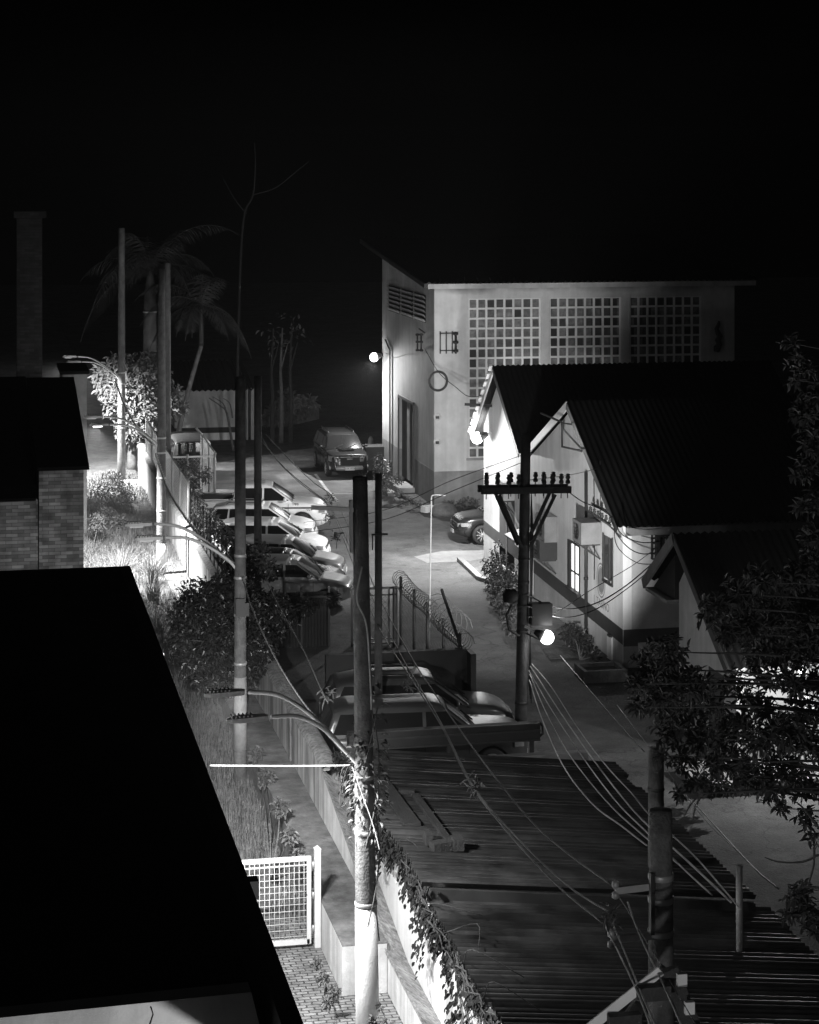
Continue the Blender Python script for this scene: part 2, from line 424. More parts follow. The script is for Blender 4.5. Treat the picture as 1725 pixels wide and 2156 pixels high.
# ================================================================== shed with two sheet roofs (bottom of the picture)
sh = empty('low_shed', (9.8,32,0), 'low white walled shed under dark corrugated sheet roofs in the foreground', 'shed')
O = (9.8,32,0)
g = MB(); g.box(7.2,7.4,33.15,42.1,.3,2.3); g.box(7.2,7.4,14,33.148,.3,2.02); g.build('wall', M_white, sh, O)
g = MB(); g.box(7.4,12.4,41.9,42.1,.3,1.95); g.build('back_wall', M_grey, sh, O)
def corr_sheet(g, a0, a1, b0, b1, zA, zB, pitch, amp, fr=None, seg=6):
    """ridges run across from a0 to a1; the wave travels along b. fr jitters the right edge like overlapping sheets"""
    n = max(2, int((b1-b0)/pitch*seg)); vs = []; fs = []
    for i in range(n+1):
        b = b0+(b1-b0)*i/n; w = amp*math.cos(2*PI*(b-b0)/pitch)
        e = fr(b) if fr else 0
        vs += [(a0, b, zA+w), (a0+(a1-a0)*.5, b, (zA+zB)/2+w), (a1+e, b, zB+w)]
    for i in range(n):
        fs += [(3*i, 3*i+1, 3*i+4, 3*i+3), (3*i+1, 3*i+2, 3*i+5, 3*i+4)]
    return g.add(vs, fs, True)
stag = lambda b: .10*((int(b/.95)*7) % 3-1)
g = MB()
for i in range(9):
    b0 = 33.2+i*.9; corr_sheet(g, 7.02+rnd.uniform(-.05,.05), 12.75, b0, b0+.9, 2.45, 1.84, .18, .052, lambda b, r=rnd.uniform(-.06,.06): r)
g.build('roof', M_roofc, sh, O)
g = MB()
for i in range(16):
    b0 = 18.9+i*.9; corr_sheet(g, 7.06+rnd.uniform(-.05,.05), 13.0, b0, b0+.9, 2.2, 1.58, .18, .052, lambda b, r=rnd.uniform(-.06,.06): r)
g.build('roof', M_roofc, sh, O)
g = MB(); g.add([(7.15,33.1,2.41),(12.7,33.1,1.79),(12.7,33.18,1.79),(7.15,33.18,2.41),(7.15,33.1,2.05),(12.7,33.1,1.45),(12.7,33.18,1.45),(7.15,33.18,2.05)],
      [(0,1,2,3),(0,4,5,1),(1,5,6,2),(2,6,7,3),(3,7,4,0),(7,6,5,4)])
g.build('gable_board', M_dsteel, sh, O)
for b0, b1 in ((38.9,40.9),(36.2,37.8),(33.6,34.9),(29.6,31.2),(26.0,27.6)):
    f = MB()
    for z0, z1 in ((1.47,1.52),(1.9,1.95)): f.box(7.16,7.197,b0,b1,z0,z1)
    for b in (b0, b1-.06): f.box(7.16,7.197,b,b+.06,1.52,1.9)
    fo = f.build('vent', M_white, sh, O)
    s_ = MB(); k = int((b1-b0-.1)/.11)
    for i in range(k):
        bb = b0+.08+i*.11; s_.add([(7.165,bb,1.52),(7.165,bb+.05,1.52),(7.165,bb+.09,1.9),(7.165,bb+.04,1.9),(7.195,bb,1.52),(7.195,bb+.05,1.52),(7.195,bb+.09,1.9),(7.195,bb+.04,1.9)],
              [(0,1,2,3),(4,7,6,5),(0,4,5,1),(1,5,6,2),(2,6,7,3),(3,7,4,0)])
    s_.build('slat', M_grey, fo)
    MB().quad((7.194,b0+.05,1.5),(7.194,b1-.05,1.5),(7.194,b1-.05,1.92),(7.194,b0+.05,1.92)).build('opening', M_black, fo)
g = MB(); p = at_d(1557,1822,33); q = at_d(1558,1942,33)
g.tube([q-Vector((0,0,.6)), p], .055, 10); o = g.build('thin_post', M_conc, None, q)
o.location = q; tag(o, 'short round pale post standing through the edge of the dark corrugated roof', 'post')
# planks, gutter pieces and blocks left on the roof
def roofz(a): return 2.45-(a-7.02)*.61/5.73+.05
g = MB(); g.bar((7.42,39.9,roofz(7.4)),(7.5,36.3,roofz(7.5)),.3,.06); o = g.build('flat_board', M_junk)
tag(o, 'wide weathered board lying along the left edge of the corrugated roof', 'board')
g = MB(); g.bar((7.92,38.1,roofz(7.9)+.02),(7.95,35.2,roofz(7.95)+.02),.12,.08); o = g.build('timber_batten', M_junk)
tag(o, 'narrow timber batten lying beside the wide board on the corrugated roof', 'batten')
g = MB(); g.cbox((7.8,35.0,roofz(7.8)+.06),(.5,.22,.16), Matrix.Rotation(.2,3,'Z')); g.cbox((7.55,35.25,roofz(7.5)+.1),(.12,.3,.2)); g.cbox((8.02,35.02,roofz(8)+.1),(.18,.28,.2))
o = g.build('broken_block', M_junk); tag(o, 'broken hollow concrete block lying at the end of the timber batten on the roof', 'block')
g = MB(); g.cbox((7.8,38.3,roofz(7.8)+.03),(.3,.12,.07), Matrix.Rotation(-.3,3,'Z')); o = g.build('roof_stone', M_junk)
tag(o, 'small pale stone lying on the roof at the far end of the timber batten', 'stone')
# metal channel beam in front of the parked wagon
aw_ = empty('metal_awning', (9.5,42.9,.36), 'long dark metal awning box with bright edges above the far end of the shed roof', 'awning'); O = (9.5,42.9,.36)
MB().box(7.5,11.6,42.80,43.1,2.02,2.34).build('box', M_black, aw_, O)
for z0, z1, b in ((2.345,2.37,42.78),(2.2,2.24,42.76),(2.0,2.03,42.77)): MB().box(7.5,11.6,b,b+.025,z0,z1).build('edge_trim', M_dsteel, aw_, O)
MB().tube([(11.62,42.95,2.34),(11.7,42.95,2.26),(11.7,42.95,2.1),(11.6,42.95,2.03)],.03,8).build('end_hoop', M_dsteel, aw_, O)
for a in (7.7,9.6,11.4): MB().box(a,a+.08,42.85,42.93,.36,2.019).build('leg', M_dsteel, aw_, O)

# ================================================================== small gabled roof frame at the bottom edge
gf = empty('gable_frame', at_d(1400,2150,24), 'small open gable roof frame with white bargeboards at the bottom edge', 'roof frame')
O = gf.location.copy()
def dd(x, y, Z=24): return at_d(x, y, Z)
g = MB(); g.bar(dd(1392,2044), dd(1232,2172), .03, .11); g.build('bargeboard', M_whitepaint, gf, O)
for k, (x, y) in enumerate(((1352,2090),(1290,2150))):
    g = MB(); c = dd(x+25,y,23.9); g.cbox(c, (.38,.12,.16)); g.build('purlin_end', M_wood, gf, O)
g = MB(); g.bar(dd(1404,2040,24.4), dd(1300,2180,24.4), .1, .16); g.build('rafter', M_concdark, gf, O)
g = MB(); g.bar(dd(1410,2040,24.2), dd(1470,2190,24.2), .12, .2); g.build('rafter', M_wood, gf, O)
for x, y in ((1436,2063),(1452,2122),(1465,2175)):
    MB().cbox(dd(x,y,23.9), (.11,.06,.14)).build('joist_end', M_whitepaint, gf, O)

# ================================================================== black flat-roofed building, lower left
bb = empty('flat_roofed_building', (-2,29,0), 'dark flat roofed building with low parapets filling the lower left corner', 'building')
O = (-2,29,0); BR, BF, BN = 2.62, 39.7, 18.7
MB().box(-14,2.45,BN+.26,BF-.05,-.3,6.1).build('wall', M_cream, bb, O)
MB().add([(-14,BN+.25,6.11),(2.6,BN+.25,6.11),(2.6,BF-.1,6.11),(-14,BF-.1,6.11)], [(0,1,2,3)]).build('roof', M_roofblk, bb, O)
MB().box(-14,BR+.13,BF-.12,BF,5.9,6.6).build('parapet', M_roofblk, bb, O)
MB().box(BR-.06,BR+.13,13.0,BF-.121,5.95,6.6).build('parapet', M_roofblk, bb, O)
z_ = lambda y: CH-(y-HY)*18.7/F
MB().prism([(-14,3.2),(2.5,3.2),(2.5,6.15),(2.38,z_(2098)),(-.85,z_(2116)),(-.9,z_(2108)),(-14,z_(2180))], BN+.0, BN+.24, 'Y').build('front_parapet', M_cream, bb, O)
g = MB(); x0 = at_b(318,2118,BN).x
g.tube([(x0,BN-.004,z_(2112)),(x0+.02,BN-.004,z_(2128)),(x0-.01,BN-.004,z_(2150)),(x0+.03,BN-.004,z_(2180))], [.006,.004,.006,.008], 5); g.build('crack', M_black, bb, O)
for (x, y, L) in ((357,1375,.35),(388,1442,.25)):
    p = at_z(x, y, 5.7); g = MB(); g.tube([(2.4,p.y,5.7),(BR+.13+L,p.y,5.67)], .035, 8); g.build('rain_spout', M_whitepaint, bb, O)
p = at_z(575,1885,5.9); g = MB(); g.box(BR+.14,BR+.42,p.y-.1,p.y+.1,5.9,6.1); g.build('spout_box', M_dsteel, bb, O)
for (x, y0, y1) in ((583,2012,2092),(419,1580,1640)):
    p = at_z(x, y1, 6.15); s = (y1-y0)*math.hypot(p.x,p.y)/F
    g = MB(); g.tube([(p.x,p.y,6.0),(p.x,p.y,6.15+s)], .016, 8); g.build('vent_pipe', M_grey, bb, O)

# ================================================================== brick house, upper left
bh = empty('brick_house', (0,62,0), 'brick house with a taller corner pier and dark roof behind the flat roofed building', 'house')
O = (0,62,0)
MB().box(-9,1.58,60.3,74,-.3,4.75).build('wall', M_brick, bh, O)
MB().box(1.6,2.85,60.0,63.0,-.3,5.6).build('pier', M_brick, bh, O)
g = MB(); g.box(-9,1.56,60.12,60.28,1.65,1.85); g.build('ledge', M_concdark, bh, O)
g = MB(); g.add([(-9,60.1,4.82),(1.52,60.1,4.82),(1.52,74.5,6.9),(-9,74.5,6.9),(-9,60.1,4.74),(1.52,60.1,4.74),(1.52,74.5,4.74),(-9,74.5,4.74)],
      [(0,1,2,3),(0,4,5,1),(1,5,6,2),(3,2,6,7)]); g.build('roof', M_roofd, bh, O)
g = MB(); g.add([(1.55,59.8,5.72),(3.0,59.8,5.72),(3.2,74.5,6.85),(1.55,74.5,6.85),(1.55,59.8,5.62),(3.0,59.8,5.62),(3.2,74.5,3.6),(1.55,74.5,3.6)],
      [(0,1,2,3),(0,4,5,1),(1,5,6,2),(3,2,6,7),(0,3,7,4)]); g.build('roof', M_roofd, bh, O)
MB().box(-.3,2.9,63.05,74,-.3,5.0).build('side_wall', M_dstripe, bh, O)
p = at_d(241,905,63.5); g = MB(); g.tube([p, p+Vector((.08,0,.75))], .012, 6); g.build('aerial', M_steel, bh, O)
ct = empty('brick_chimney', (1.8,77,0), 'tall faint brick chimney stack with a capped top against the dark sky', 'chimney')
MB().box(1.25,2.15,76.4,77.4,-.3,12.4).build('stack', M_brickd, ct, (1.8,77,0))
MB().box(1.15,2.3,76.3,77.5,12.41,12.65).build('cap', M_brickd, ct, (1.8,77,0))
ob = empty('outbuilding', (3.2,80,0), 'small grey outbuilding wall beneath the far lit street lamp', 'outbuilding')
MB().box(3.0,3.9,79.6,83,-.3,6.45).build('wall', M_grey, ob, (3.2,80,0))
MB().box(2.9,4.0,79.5,83.1,6.46,6.58).build('roof', M_roofd, ob, (3.2,80,0))

# ================================================================== far hall with glass-block windows
FA, FB = 17.98, 82.7
fh = empty('hall', (22,88,0), 'tall pale hall with three big glass block windows and a sloping sheet roof', 'hall')
O = (22,88,0)
z0w = [at_b(x, y, FB) for x, y in ((987,630),(1139,630))]
wins = []
for x0, x1 in ((987,1139),(1158,1308),(1327,1477)):
    wins.append((at_b(x0,626,FB).x, at_b(x1,626,FB).x))
WT, WB = 8.92, 2.45
# front wall in pieces around the openings
g = MB(); xs = [FA]+[v for w in wins for v in w]+[30.8]
g.box(FA,30.8,FB,FB+.25,WT,9.55); g.box(FA,30.8,FB,FB+.25,1.94,WB)
for i in range(0, 8, 2): g.box(xs[i], xs[i+1], FB, FB+.25, WB, WT)
g.build('front_wall', M_hall, fh, O)
MB().box(FA-.004,30.8,FB-.004,FB+.24,.2,1.936).build('dado', M_grey, fh, O)
# side wall with the door opening, outline in (b,z)
d0, d1 = at_a(841,850,FA).y, at_a(872,850,FA).y
dl, dh = min(d0,d1), max(d0,d1)
g = MB()
g.prism([(FB+.25,1.94),(dl,1.94),(dl,4.2),(dh,4.2),(dh,1.94),(93.9,1.94),(93.9,10.45),(FB+.25,9.6)], FA, FA+.25, 'X')
g.build('side_wall', M_cream, fh, O)
MB().box(FA-.004,FA+.24,FB+.25,dl,.2,1.936).build('dado', M_grey, fh, O); MB().box(FA-.004,FA+.24,dh,93.9,.2,1.936).build('dado', M_grey, fh, O)
g = MB(); g.box(FA+.25,30.8,93.65,93.9,.2,10.4); g.box(30.55,30.8,FB+.25,93.65,.2,9.6); g.build('back_wall', M_cream, fh, O)
# roof
g = MB(); n = 120; vs = []
for i in range(n+1):
    a = FA-.55+(31.7-FA+.55)*i/n; w = .04*math.cos(i*PI)
    vs += [(a, FB-.45, 9.62+w), (a, 97.5, 11.0+w)]
g.add(vs, [(2*i,2*i+2,2*i+3,2*i+1) for i in range(n)])
for i in range(27):
    a = FA-.3+i*.52; g.tube([(a,FB-.2,9.66),(a-.05,FB-.1,9.84)], .02, 5)
g.build('roof', M_roofd, fh, O)
MB().box(FA-.35,31.6,FB-.4,FB-.3,9.36,9.56).build('eaves_board', M_cream, fh, O)
g = MB(); g.add([(FA-.5,FB-.4,9.58),(FA-.5,97,10.92),(FA-.5,97,10.74),(FA-.5,FB-.4,9.4),(FA-.4,FB-.4,9.58),(FA-.4,97,10.92),(FA-.4,97,10.74),(FA-.4,FB-.4,9.4)],
   [(0,1,2,3),(4,7,6,5),(0,3,7,4),(3,2,6,7),(0,4,5,1)]); g.build('bargeboard', M_dsteel, fh, O)
for wi, (x0, x1) in enumerate(wins):
    pane = MB().box(x0, x1, FB+.12, FB+.16, WB, WT).build('window', M_pane, fh, O)
    fr = MB(); nc, nr = 8, 16; cw = (x1-x0)/nc; ch = (WT-WB)/nr
    for i in range(nc+1):
        w = .04 if 0 < i < nc else .055
        fr.box(x0+i*cw-w*(i > 0), x0+i*cw+w*(i < nc), FB+.05, FB+.118, WB, WT)
    for j in range(nr+1):
        w = .04
        for i in range(nc):
            fr.box(x0+i*cw+.041, x0+(i+1)*cw-.041, FB+.055, FB+.118, max(WB, WB+j*ch-w), min(WT, WB+j*ch+w))
    fr.build('frame', M_white, pane, O)
g = MB(); g.box(wins[0][0]-.1,wins[0][1]+.1,FB-.08,FB-.006,2.36,2.45); g.build('sill', M_conc, fh, O)
# louvre windows high on the side wall
for x0, x1 in ((819,843),(846,870),(873,897)):
    b1, b0 = at_a(x0,640,FA).y, at_a(x1,640,FA).y
    lo = MB().box(FA-.006, FA+.02, b0, b1, 7.85, 9.0).build('louvre', M_black, fh, O)
    s_ = MB()
    for k in range(6):
        z = 7.88+k*.19; s_.add([(FA-.02,b0,z),(FA-.02,b1,z),(FA-.1,b1,z+.11),(FA-.1,b0,z+.11),(FA-.02,b0,z+.03),(FA-.02,b1,z+.03),(FA-.1,b1,z+.14),(FA-.1,b0,z+.14)],
            [(0,1,2,3),(4,7,6,5),(0,4,5,1),(2,6,7,3),(0,3,7,4),(1,5,6,2)])
    s_.build('slat', M_grey, lo)
# door, frame and step
do = MB().box(FA+.12, FA+.17, dl, dh, .75, 4.15).build('door', M_dstripe, fh, O)
MB().box(FA+.08, FA+.118, (dl+dh)/2-.25, (dl+dh)/2+.3, .8, 4.1).build('door_leaf', M_grey, do)
g = MB(); g.box(FA-.05,FA+.1,dl-.12,dl-.002,.5,4.3); g.box(FA-.05,FA+.1,dh+.002,dh+.12,.5,4.3); g.box(FA-.05,FA+.1,dl-.12,dh+.12,4.2,4.32)
g.build('door_frame', M_dsteel, fh, O)
g = MB(); g.box(FA-.75,FA-.006,dl-.2,dh-1.5,.2,.72); g.box(FA-1.15,FA-.755,dl-.1,dh-2.2,.2,.5); g.build('step', M_conc, fh, O)
# pipes and brackets on the hall
g = MB(); pb = at_a(824,760,FA).y; g.tube([(FA-.06,pb,.9),(FA-.06,pb,3.9),(FA-.06,pb,6.1),(FA-.06,pb+1.1,6.5)], .035, 8); g.build('conduit', M_dsteel, fh, O)
g = MB()
for x, y in ((886,722),(894,722)): 
    q = at_a(x,y,FA); g.tube([(FA-.14,q.y,q.z-.35),(FA-.14,q.y,q.z+.4)], .035, 8)
    for k in (-.3,.05,.35): g.lathe([(.03,-.05),(.08,-.04),(.08,.04),(.03,.05)], (FA-.14,q.y,q.z+k), 'Z', 8)
q = at_a(900,722,FA); g.bar((FA-.1,q.y,q.z+.42),(FA-.1,q.y+1.2,q.z+.5),.04); g.build('insulator_rack', M_dsteel, fh, O)
g = MB(); q = at_b(951,718,FB)
for dx in (-.5,-.25,0): g.box(q.x+dx,q.x+dx+.05,FB-.06,FB-.005,q.z-.5,q.z+.4)
g.tube([(q.x+.15,FB-.12,q.z-.5),(q.x+.15,FB-.12,q.z+.35)], .05, 8)
for k in (-.4,-.05,.3): g.lathe([(.04,-.05),(.11,-.04),(.11,.04),(.04,.05)], (q.x+.15,FB-.12,q.z+k), 'Z', 8)
for k in (-.4,.3): g.box(q.x-.5,q.x+.2,FB-.06,FB-.01,q.z+k,q.z+k+.04)
g.build('insulator_bracket', M_dsteel, fh, O)
g = MB(); q = at_b(1512,705,FB)
pts = [(q.x+rnd.uniform(-.08,.08), FB-.03, q.z-.7+k*.16) for k in range(9)]
g.tube(pts, [.12,.16,.13,.15,.13,.12,.1,.08,.04], 8); g.build('cable_stub', M_dsteel, fh, O)
for y in (877,930):
    q = at_b(921,y,FB); g = MB(); g.lathe([(.16,-.02),(.16,0)], (q.x,FB-.004,q.z), 'Y', 14); t = g.build('plaster_patch', M_white, fh, O)
    g = MB(); g.box(q.x-.08,q.x+.06,FB-.1,FB-.03,q.z-.08,q.z+.03); g.build('socket', M_dsteel, t)
g = MB(); q = at_b(922,802,FB)
for k in range(4):
    g.tube([(q.x+(.34+.02*k)*math.cos(t*PI/16), FB-.05-.012*k, q.z+(.35+.02*k)*math.sin(t*PI/16)) for t in range(33)], .018, 6, False)
o = g.build('cable_coil', M_wire); tag(o, 'round coil of black cable hanging on the pale hall wall', 'cable coil')

# ================================================================== white house with two gables
HA = 17.35
wh = empty('gabled_house', (24,62,0), 'white house with two steep gables and a dark painted band', 'house')
O = (24,62,0)
prof = [(55.3,.3),(71.6,.3),(71.6,5.15),(68.9,7.35),(65.3,4.85),(60.0,7.1),(55.3,4.35)]
MB().prism(prof, HA, HA+.25, 'X').build('front_wall', M_white, wh, O)
MB().box(HA+.25,34,55.3,55.55,.3,4.35).build('side_wall', M_cream, wh, O)
MB().box(HA+.25,26.5,71.35,71.6,.3,5.1).build('back_wall', M_white, wh, O)
def band(b0, b1, zl, zh, t=.006):
    """painted band on the front, sloping with the street"""
    return MB().add([(HA-t,b0,zl(b0)),(HA-t,b1,zl(b1)),(HA-t,b1,zh(b1)),(HA-t,b0,zh(b0)),(HA,b0,zl(b0)),(HA,b1,zl(b1)),(HA,b1,zh(b1)),(HA,b0,zh(b0))],
       [(0,3,2,1),(4,5,6,7),(0,1,5,4),(3,7,6,2),(0,4,7,3),(1,2,6,5)])
zt = lambda b: 1.42+(b-55.3)*.0233; zb = lambda b: zt(b)-.42
band(55.3,71.6,zb,zt).build('painted_band', M_dstripe, wh, O)
band(55.3,71.6,lambda b:.3,lambda b: zb(b)-.004,.004).build('dado', M_cream, wh, O)
MB().box(HA+.01,34,55.29,55.298,.95,1.42).build('painted_band', M_dstripe, wh, O)
MB().box(HA+.01,34,55.292,55.299,.3,.945).build('dado', M_grey, wh, O)
def gable_roof(g, br, zr, be, ze, a0, a1, pitch=.18, amp=.025):
    n = int((a1-a0)/pitch*4); vs = []
    for i in range(n+1):
        a = a0+(a1-a0)*i/n; w = amp*math.cos(i*PI/2)
        vs += [(a,br,zr+w),(a,be,ze+w)]
    f = [(2*i,2*i+1,2*i+3,2*i+2) for i in range(n)]
    if be > br: f = [q[::-1] for q in f]
    return g.add(vs, f, True)
g = MB(); gable_roof(g, 60.0,7.24,54.95,4.32,HA-.28,34); gable_roof(g, 60.0,7.24,65.3,4.98,HA-.28,34)
g.build('roof', M_roofd, wh, O)
g = MB(); gable_roof(g, 68.9,7.5,65.3,4.98,HA-.35,27); gable_roof(g, 68.9,7.5,72.1,4.85,HA-.35,27)
g.build('roof', M_roofd, wh, O)
def rake(p, q, w, h, m, name='bargeboard'):
    return MB().bar(p, q, w, h).build(name, m, wh, O)
rake((HA-.27,59.98,7.1),(HA-.27,65.2,4.88),.04,.24,M_whitepaint)
rake((HA-.27,60.02,7.1),(HA-.27,55.0,4.24),.04,.2,M_dsteel)
rake((HA-.36,68.88,7.36),(HA-.36,72.1,4.72),.05,.3,M_whitepaint)
rake((HA-.34,68.92,7.36),(HA-.34,65.4,4.92),.04,.2,M_dsteel)
g = MB()   # tile-edge pieces along the lit rake
for k in range(9):
    t = k/8.5; c = Vector((HA-.43, 68.9+3.2*t, 7.42-2.6*t)); g.cbox(c, (.1,.3,.05), Matrix.Rotation(-.68,3,'X'))
g.build('rake_tile', M_white, wh, O)
MB().bar((HA-.9,70.7,6.0),(HA+.1,70.4,5.95),.09).build('purlin', M_wood, wh, O)
MB().box(HA,34,54.98,55.05,4.06,4.28).build('eaves_board', M_grey, wh, O)
# fascia scars, door and windows on the front
def front_rect(x0, y0, x1, y1):
    p, q = at_a(x0,y0,HA), at_a(x1,y1,HA)
    return min(p.y,q.y), max(p.y,q.y)
b0, b1 = front_rect(1052,1060,1084,1060)
dw = MB().box(HA-.004,HA+.0,b0,b1,.75,3.2).build('side_door', M_dstripe, wh, O)
MB().box(HA-.05,HA-.008,b0-.08,b1+.08,.66,.74).build('threshold', M_white, dw)
MB().box(HA-.03,HA-.006,(b0+b1)/2-.03,(b0+b1)/2+.03,.75,3.2).build('door_stile', M_grey, dw)
b0, b1 = front_rect(1198,1150,1222,1150)
lw = MB().box(HA-.006,HA-.002,b0,b1,1.62,2.95).build('lit_window', M_lit, wh, O)
g = MB(); rv = (b1-b0)*.22; g.box(HA-.05,HA-.008,b1-rv,b1,1.58,3.0); g.build('reveal_shade', M_dstripe, lw)  # dark plate standing for the shaded window reveal
g = MB(); m_ = (b0+b1-rv)/2
for bx in (b0,m_,b1-rv-.04): g.box(HA-.04,HA-.008,bx-.03,bx+.035,1.6,2.97)
g.box(HA-.035,HA-.009,b0,b1-rv,2.1,2.15); g.box(HA-.04,HA-.008,b0,b1-rv,2.95,3.01); g.build('frame', M_dsteel, lw)
MB().box(HA-.12,HA-.008,b0-.1,b1+.1,1.5,1.59).build('sill', M_dsteel, lw)
b0, b1 = front_rect(1272,1140,1291,1140)
sw = MB().box(HA-.006,HA-.002,b0,b1,2.55,3.75).build('window', M_glass, wh, O)
g = MB(); g.box(HA-.04,HA-.007,b0-.05,b0+.03,2.5,3.8); g.box(HA-.04,HA-.007,b1-.03,b1+.05,2.5,3.8); g.box(HA-.05,HA-.007,b0-.05,b1+.05,2.42,2.5); g.box(HA-.05,HA-.007,(b0+b1)/2-.2,(b0+b1)/2-.14,2.5,3.75); g.build('frame', M_dsteel, sw)
b0, b1 = front_rect(1114,1160,1124,1160)
MB().box(HA-.02,HA-.004,b0,b1,.5,2.6).build('corner_panel', M_white, wh, O)
# side window with bars facing the camera
q0, q1 = at_b(1372,1122,55.3), at_b(1412,1175,55.3)
sw = MB().box(q0.x,q1.x,55.29,55.297,q1.z,q0.z).build('window', M_lampdim, wh, O)
g = MB()
for i in range(6): x = q0.x+(q1.x-q0.x)*i/5; g.box(x-.025,x+.025,55.24,55.28,q1.z,q0.z)
for i in range(6): z = q1.z+(q0.z-q1.z)*i/5; g.box(q0.x,q1.x,55.245,55.275,z-.02,z+.02)
g.build('bars', M_dsteel, sw)
# pipe, emblem, painted word, meter pipe
pb = at_a(1239,1200,HA).y
g = MB(); g.tube([(HA-.07,pb,.6),(HA-.07,pb,5.3)], .05, 10)
for z in (.62,2.2,3.8): g.lathe([(.07,-.04),(.07,.04)], (HA-.07,pb,z), 'Z', 10)
g.build('drain_pipe', M_dsteel, wh, O)
g = MB(); g.tube([(HA-.03,pb-.7,2.3),(HA-.03,pb-.72,3.2),(HA-.03,pb-.66,5.6)], .014, 6); g.tube([(HA-.03,pb-1.3,3.5),(HA-.03,pb-1.3,5.8)], .012, 6); g.build('loose_cable', M_wire, wh, O)
eb = at_a(1266,1222,HA)
em = MB(); 
for r0, r1 in ((1,.9),(.8,.74)):
    vs = []
    for t in range(32):
        a = 2*PI*t/32
        for r in (r0, r1): vs.append((HA-.004, eb.y+.43*r*math.cos(a), eb.z+.5*r*math.sin(a)))
    em.add(vs, [(2*t, 2*t+1, (2*t+3)%64, (2*t+2)%64) for t in range(32)])
emo = em.build('emblem', M_letterf, wh, O)
g = MB(); vs = [(HA-.003, eb.y+.43*.72*math.cos(2*PI*t/24), eb.z+.5*.72*math.sin(2*PI*t/24)) for t in range(24)]
g.add(vs, [tuple(range(24))]); g.build('emblem_field', M_grey, emo)
g = MB()
for t in range(3): g.box(HA-.006,HA-.0045,eb.y-.18+t*.13,eb.y-.1+t*.13,eb.z-.2,eb.z+.22-.06*abs(t-1))
g.build('emblem_figure', M_letterf, emo)
# lettering runs along the wall, read from the street (towards the camera)
wc = at_a(1267,1288,HA); R = Matrix(((0,0,-1,0),(-1,0,0,0),(0,1,0,0),(0,0,0,1)))
text_mesh('L TABINO', .34, M_letterf, wh, Matrix.Translation(Vector((HA-.006, wc.y, 1.72))-Vector(O)) @ R)
# small white cover on the wall by the corner
b0 = at_a(1287,1380,HA).y; g = MB(); g.box(HA-.06,HA-.01,b0-.2,b0+.2,.35,1.0); g.build('meter_cover', M_white, wh, O)
g = MB(); g.box(HA-.09,HA-.012,b0-.12,b0+.1,1.0,1.06); g.build('tap', M_dsteel, wh, O)
g = MB(); p = at_a(1215,890,HA); g.tube([(HA-.1,p.y,p.z-.05),(HA-.45,p.y,p.z),(HA-.45,p.y+.02,p.z-.7),(HA-.05,p.y-.7,p.z-.75)], .035, 8)
g.bar((HA-.5,p.y+2.2,p.z+.05),(HA-.45,p.y,p.z+.02),.05); g.build('cable_bracket', M_dsteel, wh, O)

# air conditioners
def aircon(loc, d, label, m=M_grey, cage=True):
    r = empty('air_conditioner', loc, label, 'air conditioner', 'air conditioners on the white house')
    MB().box(-d[0],0,-d[1]/2,d[1]/2,0,d[2]).build('casing', m, r)
    g = MB(); g.lathe([(d[2]*.36,-.02),(d[2]*.36,0)], (-d[0]-.004,0,d[2]/2), 'X', 18); fan = g.build('fan_opening', M_black, r)
    g = MB()
    for k in range(5): g.box(-d[0]-.04,-d[0]-.028,-d[2]*.34,d[2]*.34,d[2]*(.18+.16*k),d[2]*(.2+.16*k))
    g.build('grille', M_dsteel, fan)
    for s in (-1,1): g = MB(); g.bar((-d[0],s*d[1]*.35,-.03),(0,s*d[1]*.35,-.03),.05); g.bar((-d[0]*.9,s*d[1]*.35,-.04),(0,s*d[1]*.35,-.45),.04); g.build('bracket', M_dsteel, r)
    return r
q = at_a(1166,1112,HA); aircon((HA-.01,q.y,q.z-.35), (.42,1.0,.78), 'air conditioner with round fan opening beside the crossarm pole on the white wall', M_grey)
q = at_a(1258,1118,HA); aircon((HA-.01,q.y,q.z-.3), (.6,.9,.62), 'boxy air conditioner between the drain pipe and the lit window top')
q = at_a(1166,1160,HA); aircon((HA-.01,q.y,q.z-.2), (.55,.9,.6), 'dark air conditioner hanging lowest on the wall beneath the one with the round fan', M_dsteel)
q = at_a(1079,1050,HA); aircon((HA-.01,q.y,q.z), (.4,.8,.6), 'pale air conditioner above the dark side door behind the pole braces', M_cream)
aw = empty('canopy', at_a(1140,1130,HA), 'dark sheet canopy sticking out from the white wall above the lowest air conditioner', 'canopy')
MB().add([(0,-1,.25),(0,1,.25),(-.95,1,-.05),(-.95,-1,-.05),(0,-1,.2),(0,1,.2),(-.95,1,-.1),(-.95,-1,-.1)], [(0,1,2,3),(4,7,6,5),(0,3,7,4),(1,5,6,2),(2,6,7,3)]).build('sheet', M_dsteel, aw)
g = MB(); g.bar((-.9,-.9,-.08),(0,-.9,-.6),.04); g.bar((-.9,.9,-.08),(0,.9,-.6),.04); g.build('strut', M_dsteel, aw)
wr = empty('wire_rack', at_a(1288,1090,HA), 'dark iron rack of small insulators fixed at the house eaves corner', 'wire rack')
g = MB(); g.bar((-.4,-1.2,0),(-.3,1.2,0),.06); g.bar((-.35,-.9,-.05),(0,-.9,-.4),.04); g.build('bar', M_dsteel, wr)
for k in range(6):
    g = MB(); g.lathe([(.02,0),(.05,.03),(.05,.08),(.03,.1),(.05,.13),(.02,.16)], (-.35,-1+.38*k,.03), 'Z', 8); g.build('insulator', M_dsteel, wr)

